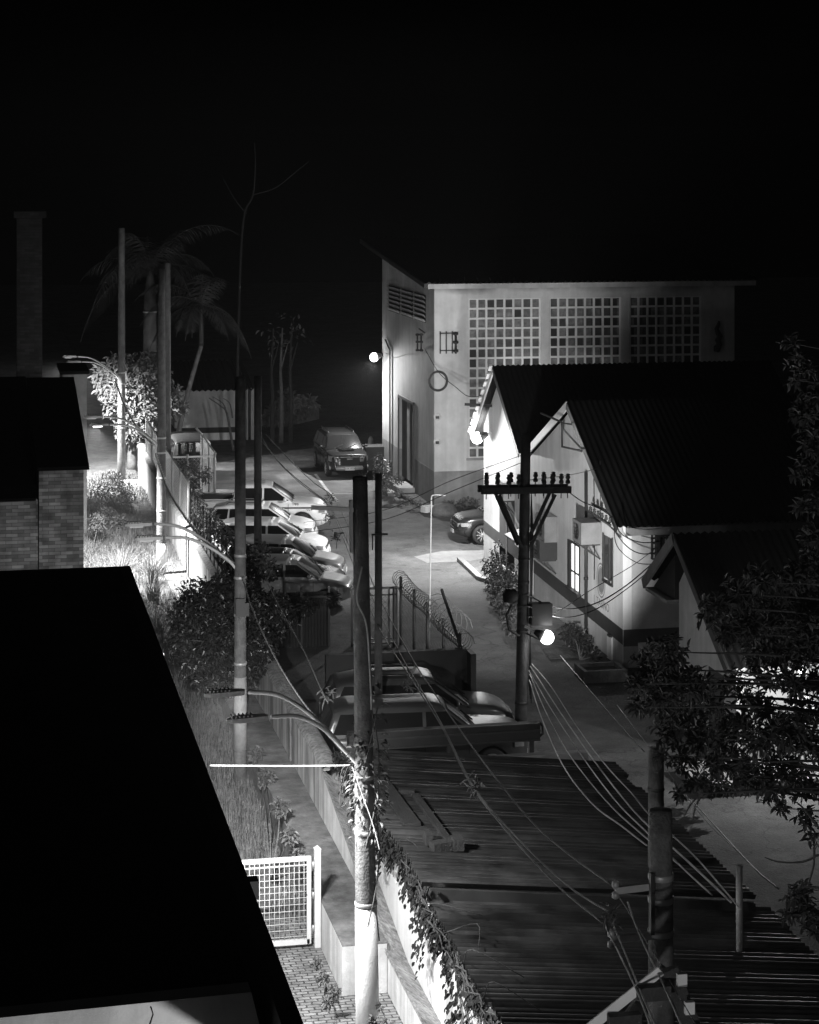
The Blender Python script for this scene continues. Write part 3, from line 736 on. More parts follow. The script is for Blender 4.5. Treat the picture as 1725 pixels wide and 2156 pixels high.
sb = empty('service_rack', (at_b(1384,1150,55.2).x,55.2,1.5), 'dark upright iron rack with three arms on the shaded side wall of the white house', 'wire rack')
zr_ = at_b(1384,1190,55.2).z-1.5; g = MB(); g.box(-.06,.06,-.1,0,zr_-.2,zr_+1.1); g.build('upright', M_dsteel, sb)
for k in range(3): MB().bar((-.06,-.08,zr_+.1+.36*k),(.75,-.1,zr_+.12+.36*k),.05).build('arm', M_dsteel, sb)

# ================================================================== small house behind the tree
sx = empty('cottage', (19,47.5,0), 'small pale house with a deep gable roof half hidden behind the leafy tree', 'house')
O = (19,47.5,0); CA = 16.95
MB().prism([(45.4,.3),(49.4,.3),(49.4,3.85),(48.6,4.6),(45.4,2.95)], CA, CA+.2, 'X').build('front_wall', M_cream, sx, O)
MB().box(CA+.2,26,45.4,45.6,.3,2.9).build('side_wall', M_grey, sx, O)
MB().box(CA+.2,26,49.2,49.4,.3,3.4).build('back_wall', M_white, sx, O)
g = MB(); gable_roof(g, 48.8,5.2,45.0,2.75,CA-.35,26.5,.2,.03); gable_roof(g, 48.8,5.2,51.2,3.6,CA-.35,26.5,.2,.03); g.build('roof', M_roofd, sx, O)
MB().bar((CA-.36,48.8,5.08),(CA-.36,51.15,3.52),.06,.26).build('bargeboard', M_grey, sx, O)
MB().bar((CA-.34,48.8,5.08),(CA-.34,45.0,2.66),.06,.2).build('bargeboard', M_dsteel, sx, O)
MB().prism([(49.42,3.45),(51.1,3.45),(49.42,4.55)], CA-.1, 26, 'X').build('eaves_return', M_black, sx, O)  # shade of the soffit recess put in as a black wedge
MB().box(CA-.32,CA+.1,49.42,51.1,3.36,3.44).build('eaves_board', M_grey, sx, O)
q0, q1 = at_b(1668,1470,45.4), at_b(1710,1520,45.4)
w_ = MB().box(q0.x,q1.x,45.39,45.397,q1.z,q0.z).build('window', M_glass, sx, O)
g = MB()
for i in range(4): x = q0.x+(q1.x-q0.x)*i/3; g.box(x-.03,x+.03,45.34,45.38,q1.z,q0.z)
for i in range(3): z = q1.z+(q0.z-q1.z)*i/2; g.box(q0.x,q1.x,45.345,45.375,z-.03,z+.03)
g.build('frame', M_whitepaint, w_)
w_ = MB().box(CA-.02,CA-.004,46.2,47.2,.36,2.3).build('door', M_dstripe, sx, O)
q = at_d(1422,1308,51); aircon((16.9,50.6,1.55), (.5,.8,.5), 'small air conditioner at the corner of the cottage with a pale hose', M_grey)
g = MB(); q = at_d(1625,1645,46); g.box(q.x-1.6,q.x+2.5,43.4,45.3,.3,.62); struct('terrace', g, M_conc)

# ================================================================== far low building, scene end
lb = empty('low_building', (9,108,0), 'low pale building with a dark band and corrugated eaves in the far darkness', 'building')
O = (9,108,0); B2 = 107.
x0, x1 = at_b(368,860,B2).x, at_b(516,860,B2).x
MB().box(x0,x1,B2,B2+4,1.0,2.9).build('wall', M_cream, lb, O)
MB().box(x0,x1,B2-.02,B2+.2,.72,.996).build('painted_band', M_black, lb, O)
MB().box(x0+1,x1,B2-.05,B2+.2,.2,.716).build('plinth', M_white, lb, O)
g = MB(); n = 60; vs = []
for i in range(n+1):
    a = x0-.4+(x1-x0+.8)*i/n; w = .06*math.cos(i*PI/2); vs += [(a,B2-.5,2.95+w),(a,B2+5,4.0+w)]
g.add(vs, [(2*i,2*i+2,2*i+3,2*i+1) for i in range(n)]); g.build('roof', M_roofd, lb, O)
for xa, xb in ((518,521),(527,534),(541,546)):
    p, q = at_b(xa,830,B2), at_b(xb,830,B2); MB().box(p.x,q.x,B2-.3,B2-.05,.2,3.0).build('porch_post', M_cream, lb, O)
p, q = at_b(518,830,B2), at_b(556,830,B2); MB().box(p.x,q.x,B2+1,B2+1.2,.2,2.9).build('porch_wall', M_grey, lb, O)
g = MB(); p, q = at_z(590,898,.4), at_z(668,880,.4)
g.bar(p+Vector((0,0,.35)), q+Vector((0,0,.35)), .25, .9); o = g.build('low_kerb_wall', M_conc); tag(o, 'low faint grey wall behind the dark parked car with bonnet scoop', 'wall')

# ================================================================== dark yard wall with razor fence
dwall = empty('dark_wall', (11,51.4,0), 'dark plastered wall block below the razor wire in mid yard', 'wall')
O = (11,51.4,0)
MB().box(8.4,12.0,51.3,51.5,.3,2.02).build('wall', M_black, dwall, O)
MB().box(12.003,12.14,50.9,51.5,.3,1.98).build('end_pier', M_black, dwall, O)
ef = empty('razor_fence', (11.9,55,.36), 'wire mesh enclosure fence topped with coiled razor wire in the yard', 'fence')
O = (11.9,55,.36); fb = [51.7,53.6,55.6,57.4,59.3]
for b in fb: 
    MB().tube([(11.9,b,.3),(11.9,b,2.35)], .045, 8).build('post', M_dsteel, ef, O)
def mesh_panel(g, p, q, z0, z1, st=.14, r=.006):
    p = Vector(p); q = Vector(q); L = (q-p).length; d = (q-p)/L; h = z1-z0
    k = int((L+h)/st)
    for s in (1,-1):
        for i in range(k+1):
            t0 = i*st-h; t1 = i*st
            u0, u1 = max(0,t0), min(L,t1)
            if u1-u0 < .02: continue
            za, zb_ = z0+(u0-t0), z0+(u1-t0)
            if s < 0: za, zb_ = z1-(u0-t0), z1-(u1-t0)
            g.tube([p+d*u0+Vector((0,0,za)), p+d*u1+Vector((0,0,zb_))], r, 3, False)
g = MB(); mesh_panel(g, (11.9,51.7,0), (11.9,59.3,0), .4, 2.0, .16, .005); g.build('wire_mesh', M_dsteel, ef, O)
g = MB(); pts = []
for i in range(340):
    t = i/339; a = i*2*PI/9.5; b = 51.0+t*8.6; r = .24+.03*math.sin(i*.7)
    pts.append((11.9+r*math.cos(a)*.9, b, 2.22+r*math.sin(a)))
g.tube(pts, .009, 4, False)
pts = []
for i in range(60):
    a = i*2*PI/12; pts.append((12.05+.35*math.cos(a), 52.4+i*.05, 2.3+.4*math.sin(a)))
g.tube(pts, .009, 4, False)
g.build('razor_wire', M_dsteel, ef, O)
MB().bar((11.9,51.3,2.1),(11.9,59.4,2.1),.03).build('rail', M_dsteel, ef, O)
p, q = at_d(930,1241,53.5), at_d(972,1366,52); MB().bar(p,q,.06).build('slanted_bar', M_dsteel, ef, O)
fr = empty('steel_gate_frame', (10.6,59.3,.36), 'rectangular steel gate frame standing across the enclosure behind the utility poles', 'gate')
O = (10.6,59.3,.36); x0, x1 = at_d(745,1300,60).x, at_d(843,1300,60).x; b = 59.4
g = MB()
for z in (2.02,1.82,.55,.42): g.bar((x0,b,z),(x1,b,z),.07 if z > 1.9 else .045)
for x in (x0,x1-.22,x1-.08,x1): g.bar((x,b,.36),(x,b,2.02),.06)
g.build('frame', M_dsteel, fr, O)
g = MB(); mesh_panel(g, (x0,b,0), (x1-.22,b,0), .55, 1.82, .17, .005); g.build('wire_mesh', M_dsteel, fr, O)
mf = empty('shade_screen', (8.5,59.6,.36), 'added dark screen for the shade between the overgrown bush and the steel gate frame', 'fence'); O = (8.5,59.6,.36)  # made-up screen darkening the yard where only shadow lies
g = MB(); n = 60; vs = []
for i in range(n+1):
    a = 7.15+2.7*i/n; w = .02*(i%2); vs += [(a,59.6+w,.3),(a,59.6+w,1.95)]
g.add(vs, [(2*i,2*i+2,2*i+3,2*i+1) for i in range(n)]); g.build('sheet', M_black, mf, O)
for a in (7.2,8.1,9.0,9.8): MB().box(a,a+.06,59.5,59.58,.3,2.1).build('post', M_dsteel, mf, O)
MB().box(7.15,9.86,59.45,59.495,1.8,1.86).build('rail', M_dsteel, mf, O)
tp = at_d(903,1366,56); th = at_d(910,1043,56)
o = MB().tube([(tp.x,tp.y,.3),(th.x-.02,th.y,th.z-.05),(th.x,th.y,th.z),(th.x+.1,th.y,th.z+.02),(th.x+.36,th.y,th.z-.01)], .022, 8).build('thin_pipe_pole', M_grey)
tag(o, 'thin tall pipe with a bent top rising above the razor wire', 'pipe pole')

# fence on the yard wall: thin bars near, mesh posts farther away
wf = empty('bar_fence', (6.95,55,1.7), 'thin dark upright bars of a fence standing on the streaked yard wall', 'fence')
O = (6.95,55,1.7)
b = 52.
while b < 71:
    MB().tube([(6.95,b,1.7),(6.95,b,3.35)], .022, 6).build('bar', M_dsteel, wf, O); b += 1.05
g = MB(); g.bar((6.95,52,2.05),(6.95,71,2.05),.03); g.bar((6.95,52,3.1),(6.95,71,3.1),.03); g.build('rail', M_dsteel, wf, O)
cf = empty('chain_link_fence', (7,80,1.7), 'pale chain link fence with steel posts around the fenced corner', 'fence')
O = (7,80,1.7)
for b in (71.6,74.6,77.7,80.8,83.9,87,90.2): MB().tube([(6.95,b,1.7),(6.95,b,3.5)], .04, 8).build('post', M_steel, cf, O)
for a in (8.1,9.2): MB().tube([(a,83.9,.3),(a,83.9,2.75)], .05, 8).build('post', M_steel, cf, O)
for b in (86.4,89): MB().tube([(9.25,b,.3),(9.25,b,2.85),(8.95,b+.0,3.2)], .05, 8).build('post', M_steel, cf, O)
g = MB(); mesh_panel(g, (6.95,71.6,0),(6.95,90.2,0),1.8,3.4,.2,.006); mesh_panel(g, (7.0,83.9,0),(9.2,83.9,0),.4,2.6,.16,.006); mesh_panel(g, (9.25,83.9,0),(9.25,90,0),.4,2.8,.18,.006)
g.build('wire_mesh', M_steel, cf, O)
g = MB(); g.bar((6.95,83.9,2.65),(9.25,83.9,2.65),.07); g.bar((9.25,83.9,2.75),(9.25,90,2.85),.05); g.bar((6.95,71.6,3.45),(6.95,90,3.45),.04); g.build('rail', M_steel, cf, O)

# ================================================================== white mesh gate
gt = empty('mesh_gate', (6.0,37.4,0), 'white metal gate with square wire mesh across the cobbled path', 'gate')
O = (6.0,37.4,0); ga0, ga1 = 2.75, 5.82
g = MB(); g.bar((ga0,37.4,1.62),(ga1,37.4,1.62),.05,.08); g.bar((ga0,37.4,.12),(ga1,37.4,.12),.06,.09)
for a in (ga0,ga1-.05): g.box(a,a+.075,37.37,37.43,.08,1.655)
g.build('frame', M_whitepaint, gt, O)
g = MB()
for i in range(34): a = ga0+.09+i*.09; (g.tube([(a,37.4,.16),(a,37.4,1.57)], .005, 5) if a < ga1-.05 else None)
for i in range(12): z = .22+i*.115; g.tube([(ga0+.05,37.4,z),(ga1-.03,37.4,z)], .0065, 5)
g.tube([(ga0+.05,37.4,1.5),(ga1-.03,37.4,1.5)], .016, 6)
g.build('mesh_panel', M_whitepaint, gt, O)
g = MB(); g.box(5.91,6.02,37.35,37.47,-.1,1.78); g.add([(5.9,37.34,1.78),(6.03,37.34,1.78),(6.03,37.48,1.78),(5.9,37.48,1.78),(5.965,37.41,1.84)], [(0,1,4),(1,2,4),(2,3,4),(3,0,4),(3,2,1,0)])
po = g.build('post', M_whitepaint, gt, O)
for z in (.35,.95,1.5): MB().lathe([(.025,-.06),(.025,.06)], (5.885,37.38,z), 'Z', 8).build('hinge', M_steel, po)
# ================================================================== vehicles
def lerp_prof(P, x):
    if x <= P[0][0]: return P[0][1]
    for (x0,y0),(x1,y1) in zip(P, P[1:]):
        if x <= x1: return y0+(y1-y0)*(x-x0)/(x1-x0) if x1 > x0 else y1
    return P[-1][1]
KINDS = {
 # L, W, belt line, deck profile (x, z), cabin outline (x, z), axle positions, tyre radius
 'hatch': dict(L=4.1, W=1.72, deck=[(-2.05,.78),(-1.95,.95),(-1.2,.98),(.75,.97),(1.0,.96),(1.6,.86),(1.88,.78),(2.0,.71),(2.05,.6)],
     cab=[(-2.0,.95),(-1.62,1.40),(-1.1,1.5),(.1,1.5),(.35,1.44),(1.15,.93)], ax=(-1.28,1.3), R=.31),
 'suv': dict(L=4.5, W=1.82, deck=[(-2.25,.85),(-2.18,1.06),(-1.2,1.09),(.8,1.08),(1.05,1.07),(1.8,.99),(2.1,.9),(2.2,.82),(2.25,.7)],
     cab=[(-2.2,1.05),(-1.95,1.6),(-1.3,1.72),(.1,1.72),(.35,1.66),(1.2,1.04)], ax=(-1.38,1.4), R=.36),
 'pickup': dict(L=5.3, W=1.86, deck=[(-2.65,.95),(-2.6,1.22),(-.8,1.23),(1.0,1.21),(1.2,1.2),(2.1,1.13),(2.45,1.05),(2.6,.93),(2.65,.78)],
     cab=[(-.95,1.18),(-.85,1.7),(-.55,1.82),(.3,1.83),(.55,1.76),(1.4,1.17)], ax=(-1.55,1.68), R=.39),
 'wagon': dict(L=4.7, W=1.74, deck=[(-2.35,.95),(-2.3,1.08),(-1.2,1.08),(1.0,1.08),(1.15,1.09),(2.05,1.03),(2.28,.97),(2.33,.92),(2.35,.8)],
     cab=[(-2.25,1.06),(-2.05,1.58),(-1.7,1.66),(.25,1.67),(.5,1.6),(1.2,1.07)], ax=(-1.35,1.5), R=.36),
 'van': dict(L=4.6, W=1.8, deck=[(-2.3,.9),(-2.25,1.15),(1.3,1.15),(1.5,1.12),(2.1,.95),(2.26,.82),(2.3,.7)],
     cab=[(-2.25,1.12),(-2.2,1.95),(-2.0,2.05),(1.0,2.03),(1.2,1.95),(1.95,1.05)], ax=(-1.4,1.5), R=.33),
}
def make_car(name, label, cat, loc, rz, kind, paint, group=None, scoop=False, rails=False, band=False, nums=None, plate=None, tint=M_glass):
    K = KINDS[kind]; L, W = K['L'], K['W']; deck, cab = K['deck'], K['cab']; hw = W/2
    root = empty(name, loc, label, cat, group, rz)
    def halfw(x):
        e = abs(x)/(L/2); k = 1-.14*max(0,(e-.72)/.28)**2; u = max(0,(abs(x)-(L/2-.3))/.3); k *= 1-.12*u**3
        return hw*k
    def sidew(x, z):
        zt = lerp_prof(deck, x); w = halfw(x)
        return w*lerp_prof([(.55*zt,1),(zt-.14,.985),(zt-.05,.95),(zt,.86)], z)
    # lower body, lofted from stations
    xs = sorted(set([-L/2+.0, -L/2+.03]+[-L/2+.1+i*(L-.2)/34 for i in range(35)]+[L/2-.05, L/2]))
    g = MB(); vs = []; m = 0
    for x in xs:
        zt = lerp_prof(deck, x); w = halfw(x); e = abs(x)/(L/2)
        zl = .27+.1*max(0,(e-.85)/.15)
        arch = 0
        for ax in K['ax']:
            d = abs(x-ax); Ra = K['R']+.07
            if d < Ra: arch = max(arch, math.sqrt(Ra*Ra-d*d)+K['R']-.02)
        zs = max(zl, arch)
        sec = [(w*.8,zl),(w*.97,zl+.0),(w*.99,zs),(w,max(zs+.02,.55*zt)),(w*.985,max(zs+.03,zt-.14)),(w*.95,max(zs+.04,zt-.05)),(w*.86,zt-.005),(w*.5,zt+.02),(0,zt+.03)]
        if arch > zl: sec[0] = (w*.62,zl); sec[1] = (w*.62,zs-.02)
        full = sec+[(-a,b) for a,b in sec[-2::-1]]; m = len(full)
        vs += [(x,a,b) for a,b in full]
    fs = [(i*m+j, i*m+j+1, (i+1)*m+j+1, (i+1)*m+j) for i in range(len(xs)-1) for j in range(m-1)]
    fs = [f[::-1] for f in fs]
    fs += [(i*m, (i+1)*m, (i+1)*m+m-1, i*m+m-1) for i in range(len(xs)-1)]
    fs += [tuple(range(m)), tuple((len(xs)-1)*m+j for j in range(m))[::-1]]
    g.add(vs, fs, True)
    body = g.build('body', paint, root)
    # cabin
    zr = max(z for x,z in cab); zbelt = cab[0][1]
    wb, wr = hw*.93, hw*.72
    def cw(z): return wb-(wb-wr)*max(0,min(1,(z-zbelt)/(zr-zbelt)))**1.1
    cx = sorted(set([cab[0][0]+(cab[-1][0]-cab[0][0])*i/30 for i in range(31)]+[p[0] for p in cab]))
    g = MB(); vs = []
    for x in cx:
        z = lerp_prof(cab, x); zb0 = min(z, zbelt)-.06
        sec = [(wb,zb0),(cw(z-(z-zbelt)*.5),zbelt+(z-zbelt)*.5),(cw(z-.05),max(zb0,z-.05)),(cw(z)-.07,z-.008),(cw(z)*.5,z+.018),(0,z+.026)]
        full = sec+[(-a,b) for a,b in sec[-2::-1]]; m = len(full); vs += [(x,a,b) for a,b in full]
    fs = [(i*m+j, (i+1)*m+j, (i+1)*m+j+1, i*m+j+1) for i in range(len(cx)-1) for j in range(m-1)]
    g.add(vs, fs, True); roof = g.build('cabin', paint, root)
    # side glass in the cabin's slanted flank
    def side_pt(x, z, s, out=.012): return (x, s*(cw(z)+out), z)
    xf0, xf1 = cab[-1][0], cab[-2][0]
    xr0, xr1 = cab[0][0], cab[1][0]
    zlo, zhi = zbelt+.06, zr-.13
    def xfront(z): return xf0+(xf1-xf0)*(z-zbelt)/(cab[-2][1]-zbelt)
    def xrear(z): return xr0+(xr1-xr0)*(z-zbelt)/(cab[1][1]-zbelt)
    fl, fh_ = xfront(zlo)-.12, xfront(zhi)-.1
    rl, rh = xrear(zlo)+.14, xrear(zhi)+.16
    mid = (-.02 if kind != 'pickup' else .22)
    splits = [(rl,rh,mid-.04,mid-.04),(mid+.04,mid+.04,fl,fh_)]
    if kind in ('suv','wagon','hatch'):
        q = (rl+rh)/2+.55; splits = [(rl,rh,q-.04,q-.0),(q+.04,q+.06,mid-.04,mid-.04),splits[1]]
    for s in (1,-1):
        for a0,a1,b0,b1 in splits:
            n = 4; vs = []
            for i in range(n+1):
                z = zlo+(zhi-zlo)*i/n; t = i/n
                vs += [side_pt(a0+(a1-a0)*t, z, s), side_pt(b0+(b1-b0)*t, z, s)]
            f = [(2*i,2*i+1,2*i+3,2*i+2) for i in range(n)]
            if s > 0: f = [q[::-1] for q in f]
            MB().add(vs, f, True).build('window', tint, root)
    # windscreen and rear screen
    def screen(xa, za, xb, zb_, nm, fwd):
        n = 6; vs = []
        for i in range(3):
            t = i/2; x = xa+(xb-xa)*t; z = za+(zb_-za)*t; w = (cw(z)-.035)
            for j in range(n+1):
                y = -w+2*w*j/n; bulge = .03*(1-(y/w)**2)
                vs.append((x+fwd*.01, y, z+.008+.028*(1-abs(y/w)**2.2)))
        f = [(i*(n+1)+j, i*(n+1)+j+1, (i+1)*(n+1)+j+1, (i+1)*(n+1)+j) for i in range(2) for j in range(n)]
        if fwd < 0: f = [q[::-1] for q in f]
        return MB().add(vs, f, True).build(nm, tint, root)
    zt_ = cab[-2][1]-.02
    ws = screen(xfront(zbelt+.03), zbelt+.03, xfront(zt_), zt_, 'windscreen', 1)
    g = MB(); hl_h = .24 if kind == 'wagon' else .15
    for y in (.1,-.45): g.bar((xfront(zbelt+.05)+.07,y,zbelt+.07),(xfront(zbelt+.2)+.06,y+.4,zbelt+.2),.02)
    g.build('wiper', M_black, ws)
    screen(xrear(zbelt+.08), zbelt+.08, xrear(cab[1][1]-.05), cab[1][1]-.05, 'rear_screen', -1)
    if kind == 'pickup':
        g = MB(); zz = lerp_prof(deck,-1.6)+.034
        g.add([(-2.5,-hw*.8,zz),(-1.0,-hw*.8,zz),(-1.0,hw*.8,zz),(-2.5,hw*.8,zz)], [(0,1,2,3)]); g.build('bed_cover', M_dsteel, root)
        for s in (1,-1): MB().bar((-2.6,s*hw*.87,zz+.02),(-1.0,s*hw*.87,zz+.02),.06,.04).build('bed_rail', paint, root)
    # wheels
    R = K['R']
    for ax in K['ax']:
        for s in (1,-1):
            wy = s*(hw-.105)
            g = MB(); g.lathe([(R*.62,-.1),(R*.9,-.11),(R,-.07),(R,.07),(R*.9,.11),(R*.62,.1)], (ax,wy,R), 'Y', 26)
            wh_ = g.build('wheel', M_black, root)
            g = MB(); yo = s*.085
            g.lathe([(R*.66,yo-.02*s),(R*.66,yo+.02*s)] if s > 0 else [(R*.66,yo+.02),(R*.66,yo-.02)], (ax,wy,R), 'Y', 22); 
            rim = MB(); yy = wy+s*.118
            for k in range(10):
                a = 2*PI*k/10
                rim.bar((ax+.05*math.cos(a),yy,R+.05*math.sin(a)),(ax+R*.66*math.cos(a),yy-s*.01,R+R*.66*math.sin(a)),.035,.02)
            rim.lathe([(.07,-.012),(.07,.012)], (ax,yy,R), 'Y', 12)
            n = 26; vs = []
            for j in range(n):
                a = 2*PI*j/n
                for r in (R*.6,R*.68): vs.append((ax+r*math.cos(a),yy-s*.004,R+r*math.sin(a)))
            f = [(2*j,2*j+1,(2*j+3)%(2*n),(2*j+2)%(2*n)) for j in range(n)]
            rim.add(vs, f+[q[::-1] for q in f]); rim.build('rim', M_steel, wh_)
    # nose: lamps, grille, bumper, plate
    fx = L/2; zn = lerp_prof(deck, fx-.04)
    for s in (1,-1):
        g = MB(); n = 7; vs = []
        for i in range(n+1):
            t = i/n; x = fx+.012-.34*max(0,t-.35)**1.6/.65**1.6
            y = s*min(hw*(.5+.5*t), halfw(x)+.014) if t < .6 else s*(halfw(x)+.014)
            vs += [(x,y,zn-hl_h+.03*t),(x-.02*(t < .6),y,zn-.03+.05*t)]
        f = [(2*i,2*i+2,2*i+3,2*i+1) for i in range(n)]
        if s < 0: f = [q[::-1] for q in f]
        hl = g.add(vs, f, True).build('headlight', M_lens, root)
        g = MB(); g.lathe([(.05,0),(.055,.012)], (fx+.012,s*hw*.6,zn-.085), 'X', 12); g.build('bulb', M_chrome, hl)
        g = MB(); z = lerp_prof(deck,-L/2+.05)
        g.box(-L/2-.02,-L/2+.1,min(s*hw*.62,s*hw*.84),max(s*hw*.62,s*hw*.84),z-.35,z-.1); g.build('tail_light', M_dsteel, root)
        g = MB(); mx = xf0-.35; g.lathe([(.02,-.07),(.065,-.05),(.075,0),(.06,.05),(.02,.06)], (mx,s*(hw+.1),zbelt+.11), 'X', 12); g.bar((mx,s*hw*.92,zbelt+.06),(mx,s*(hw+.08),zbelt+.1),.05); g.build('mirror', paint, root)
        g = MB()
        for hx in (mid-.3, (fl+mid)/2-.2): g.bar((hx,s*(halfw(hx)+.012),zbelt-.12),(hx+.2,s*(halfw(hx)+.012),zbelt-.12),.03,.035)
        g.build('door_handle', paint, root)
        g = MB()
        for hx in (mid, fl-.02): g.box(hx-.006,hx+.006,min(s*(halfw(hx)*.99),s*(halfw(hx)+.004)),max(s*(halfw(hx)*.99),s*(halfw(hx)+.004)),.42,zbelt-.06)
        g.build('door_seam', M_black, root)
        if band:
            g = MB(); n = 22; vs = []; x0, x1 = -L/2+.15, fx-.55
            for i in range(n+1):
                x = x0+(x1-x0)*i/n; z = zbelt-.2; vs += [(x,s*(sidew(x,z-.045)+.006),z-.045),(x,s*(sidew(x,z+.02)+.006),z+.02)]
            f = [(2*i,2*i+2,2*i+3,2*i+1) for i in range(n)]
            if s > 0: f = [q[::-1] for q in f]
            g.add(vs, f).build('stripe', M_letter, root)
    g = MB(); g.box(fx-.03,fx+.012,-hw*.46,hw*.46,min(.56,zn-.1),zn-.03); gr = g.build('grille', M_black, root)
    g = MB(); g.box(fx+.013,fx+.022,-.12,.12,zn-.14,zn-.1); g.box(fx+.013,fx+.02,-hw*.46,hw*.46,zn-.05,zn-.025); g.build('trim', M_chrome, gr)
    g = MB(); n = 10; vs = []
    for i in range(n+1):
        y = -hw*.95+2*hw*.95*i/n; x = fx+.06-.34*(abs(y)/hw)**4
        vs += [(x-.2,y,.34),(x,y,.36),(x+.02,y,.44),(x,y,.53),(x-.2,y,.55)]
    f = [(5*i+j,5*i+5+j,5*i+6+j,5*i+1+j) for i in range(n) for j in range(4)]
    g.add(vs, f, True).build('bumper', paint if kind != 'wagon' else M_steel, root)
    g = MB(); g.box(fx+.085,fx+.097,-.2,.2,.36,.49); pl = g.build('number_plate', M_paintw, root)
    if plate:
        text_mesh(plate, .11, M_letter, pl, Matrix(((0,0,1,fx+.099),(1,0,0,0),(0,1,0,.425),(0,0,0,1))))
    if scoop:
        g = MB(); zz = lerp_prof(deck,1.5)+.03
        g.add([(1.25,-.34,zz+.035),(1.25,.34,zz+.035),(1.78,.3,zz+.09),(1.78,-.3,zz+.09),(1.84,.3,zz-.03),(1.84,-.3,zz-.03),(1.25,-.34,zz-.03),(1.25,.34,zz-.03)],
              [(0,3,2,1),(3,5,4,2),(0,6,5,3),(1,2,4,7)]); sc = g.build('bonnet_scoop', paint, root)
        MB().box(1.775,1.835,-.25,.25,zz+.015,zz+.062).build('scoop_mouth', M_black, sc)
    if rails:
        g = MB(); x0, x1 = cab[2][0]-.1, cab[3][0]
        for s in (1,-1): g.tube([(x0,s*wr*.86,zr+.01),(x0+.12,s*wr*.86,zr+.07),(x1-.12,s*wr*.86,zr+.07),(x1,s*wr*.86,zr)], .022, 8)
        g.build('roof_rail', M_chrome, root)
    if nums:
        for txt, size, x, z in nums:
            for s in (-1,1):
                w = sidew(x, z)+.008
                mt = Matrix(((1,0,0,x),(0,0,-1,-w),(0,1,0,z),(0,0,0,1))) if s < 0 else Matrix(((-1,0,0,x),(0,0,1,w),(0,1,0,z),(0,0,0,1)))
                text_mesh(txt, size, M_letter, root, mt, 'number', .001)
    return root
def nose_at(x, y, z, kind, rz):
    """place a car so its nose is at a sighted point"""
    n = at_z(x, y, z); L = KINDS[kind]['L']
    return (n.x-math.cos(rz)*L/2, n.y-math.sin(rz)*L/2, YZ+.006)
R_ = math.radians
G_ = 'cars parked in a row nose out from the yard wall'
rz = R_(-9)
make_car('pickup_truck', 'white pickup truck with dark stripe and the number 024 on its wing', 'pickup truck', nose_at(689,1082,.95,'pickup',rz), rz, 'pickup', M_paintw, G_, band=True,
   nums=[('.199', .17, 1.42, 1.085), ('024', .15, 1.98, .9)])
rz = R_(-12)
make_car('parked_car', 'white estate car with roof rails just in front of the numbered white pickup', 'car', nose_at(664,1122,.75,'hatch',rz), rz, 'hatch', M_paintw, G_, band=True, rails=True, nums=[('.199', .16, 1.15, .84)])
rz = R_(-14)
make_car('parked_car', 'white hatchback, third car of the row counting from the numbered pickup', 'car', nose_at(690,1163,.7,'hatch',rz), rz, 'hatch', M_paintw, G_)
rz = R_(-15)
make_car('parked_car', 'silver hatchback with bright bonnet glints between the white hatchback and a dark car', 'car', nose_at(724,1205,.7,'hatch',rz), rz, 'hatch', M_paints, G_)
rz = R_(-16)
make_car('parked_car', 'dark glossy car squeezed in front of the silver hatchback', 'car', nose_at(724,1236,.7,'hatch',rz), rz, 'hatch', M_paintd, G_)
make_car('parked_car', 'grey car nearest the leafy bush, last of the parked row', 'car', nose_at(742,1252,.7,'hatch',rz), rz, 'hatch', M_paints, G_)
s10 = make_car('parked_truck', 'dark parked car with bonnet scoop and roof rails facing the viewer beside the hall', 'car', nose_at(735,998,.55,'wagon',R_(-90)), R_(-90), 'wagon', M_paintg, None, scoop=True, rails=True, plate='AVA 0028')
s10.scale = (1.07,1.07,1.07)
n = at_d(957,1100,77.5)
make_car('parked_suv', 'black car with pale spoked wheel, its nose sticking out beside the white gabled house', 'car', (n.x+2.25, n.y, YZ+.006), R_(180), 'suv', M_paintd)
n = at_z(1068,1500,1.0)
make_car('parked_wagon', 'white estate car with long pale bonnet parked beyond the metal awning', 'car', (n.x-2.25, n.y, YZ+.006), R_(-4), 'suv', M_paintm, rails=True)
n = at_z(1092,1560,.95)
make_car('parked_wagon', 'pale boxy wagon nearest the metal awning with rounded side windows', 'car', (n.x-2.3, n.y, YZ+.006), R_(-4), 'wagon', M_paintm)
n = at_d(405,990,90.5)
make_car('parked_van', 'white van half hidden behind the chain link corner', 'van', (8.95, 93.2, YZ+.006), R_(90), 'van', M_paintm)
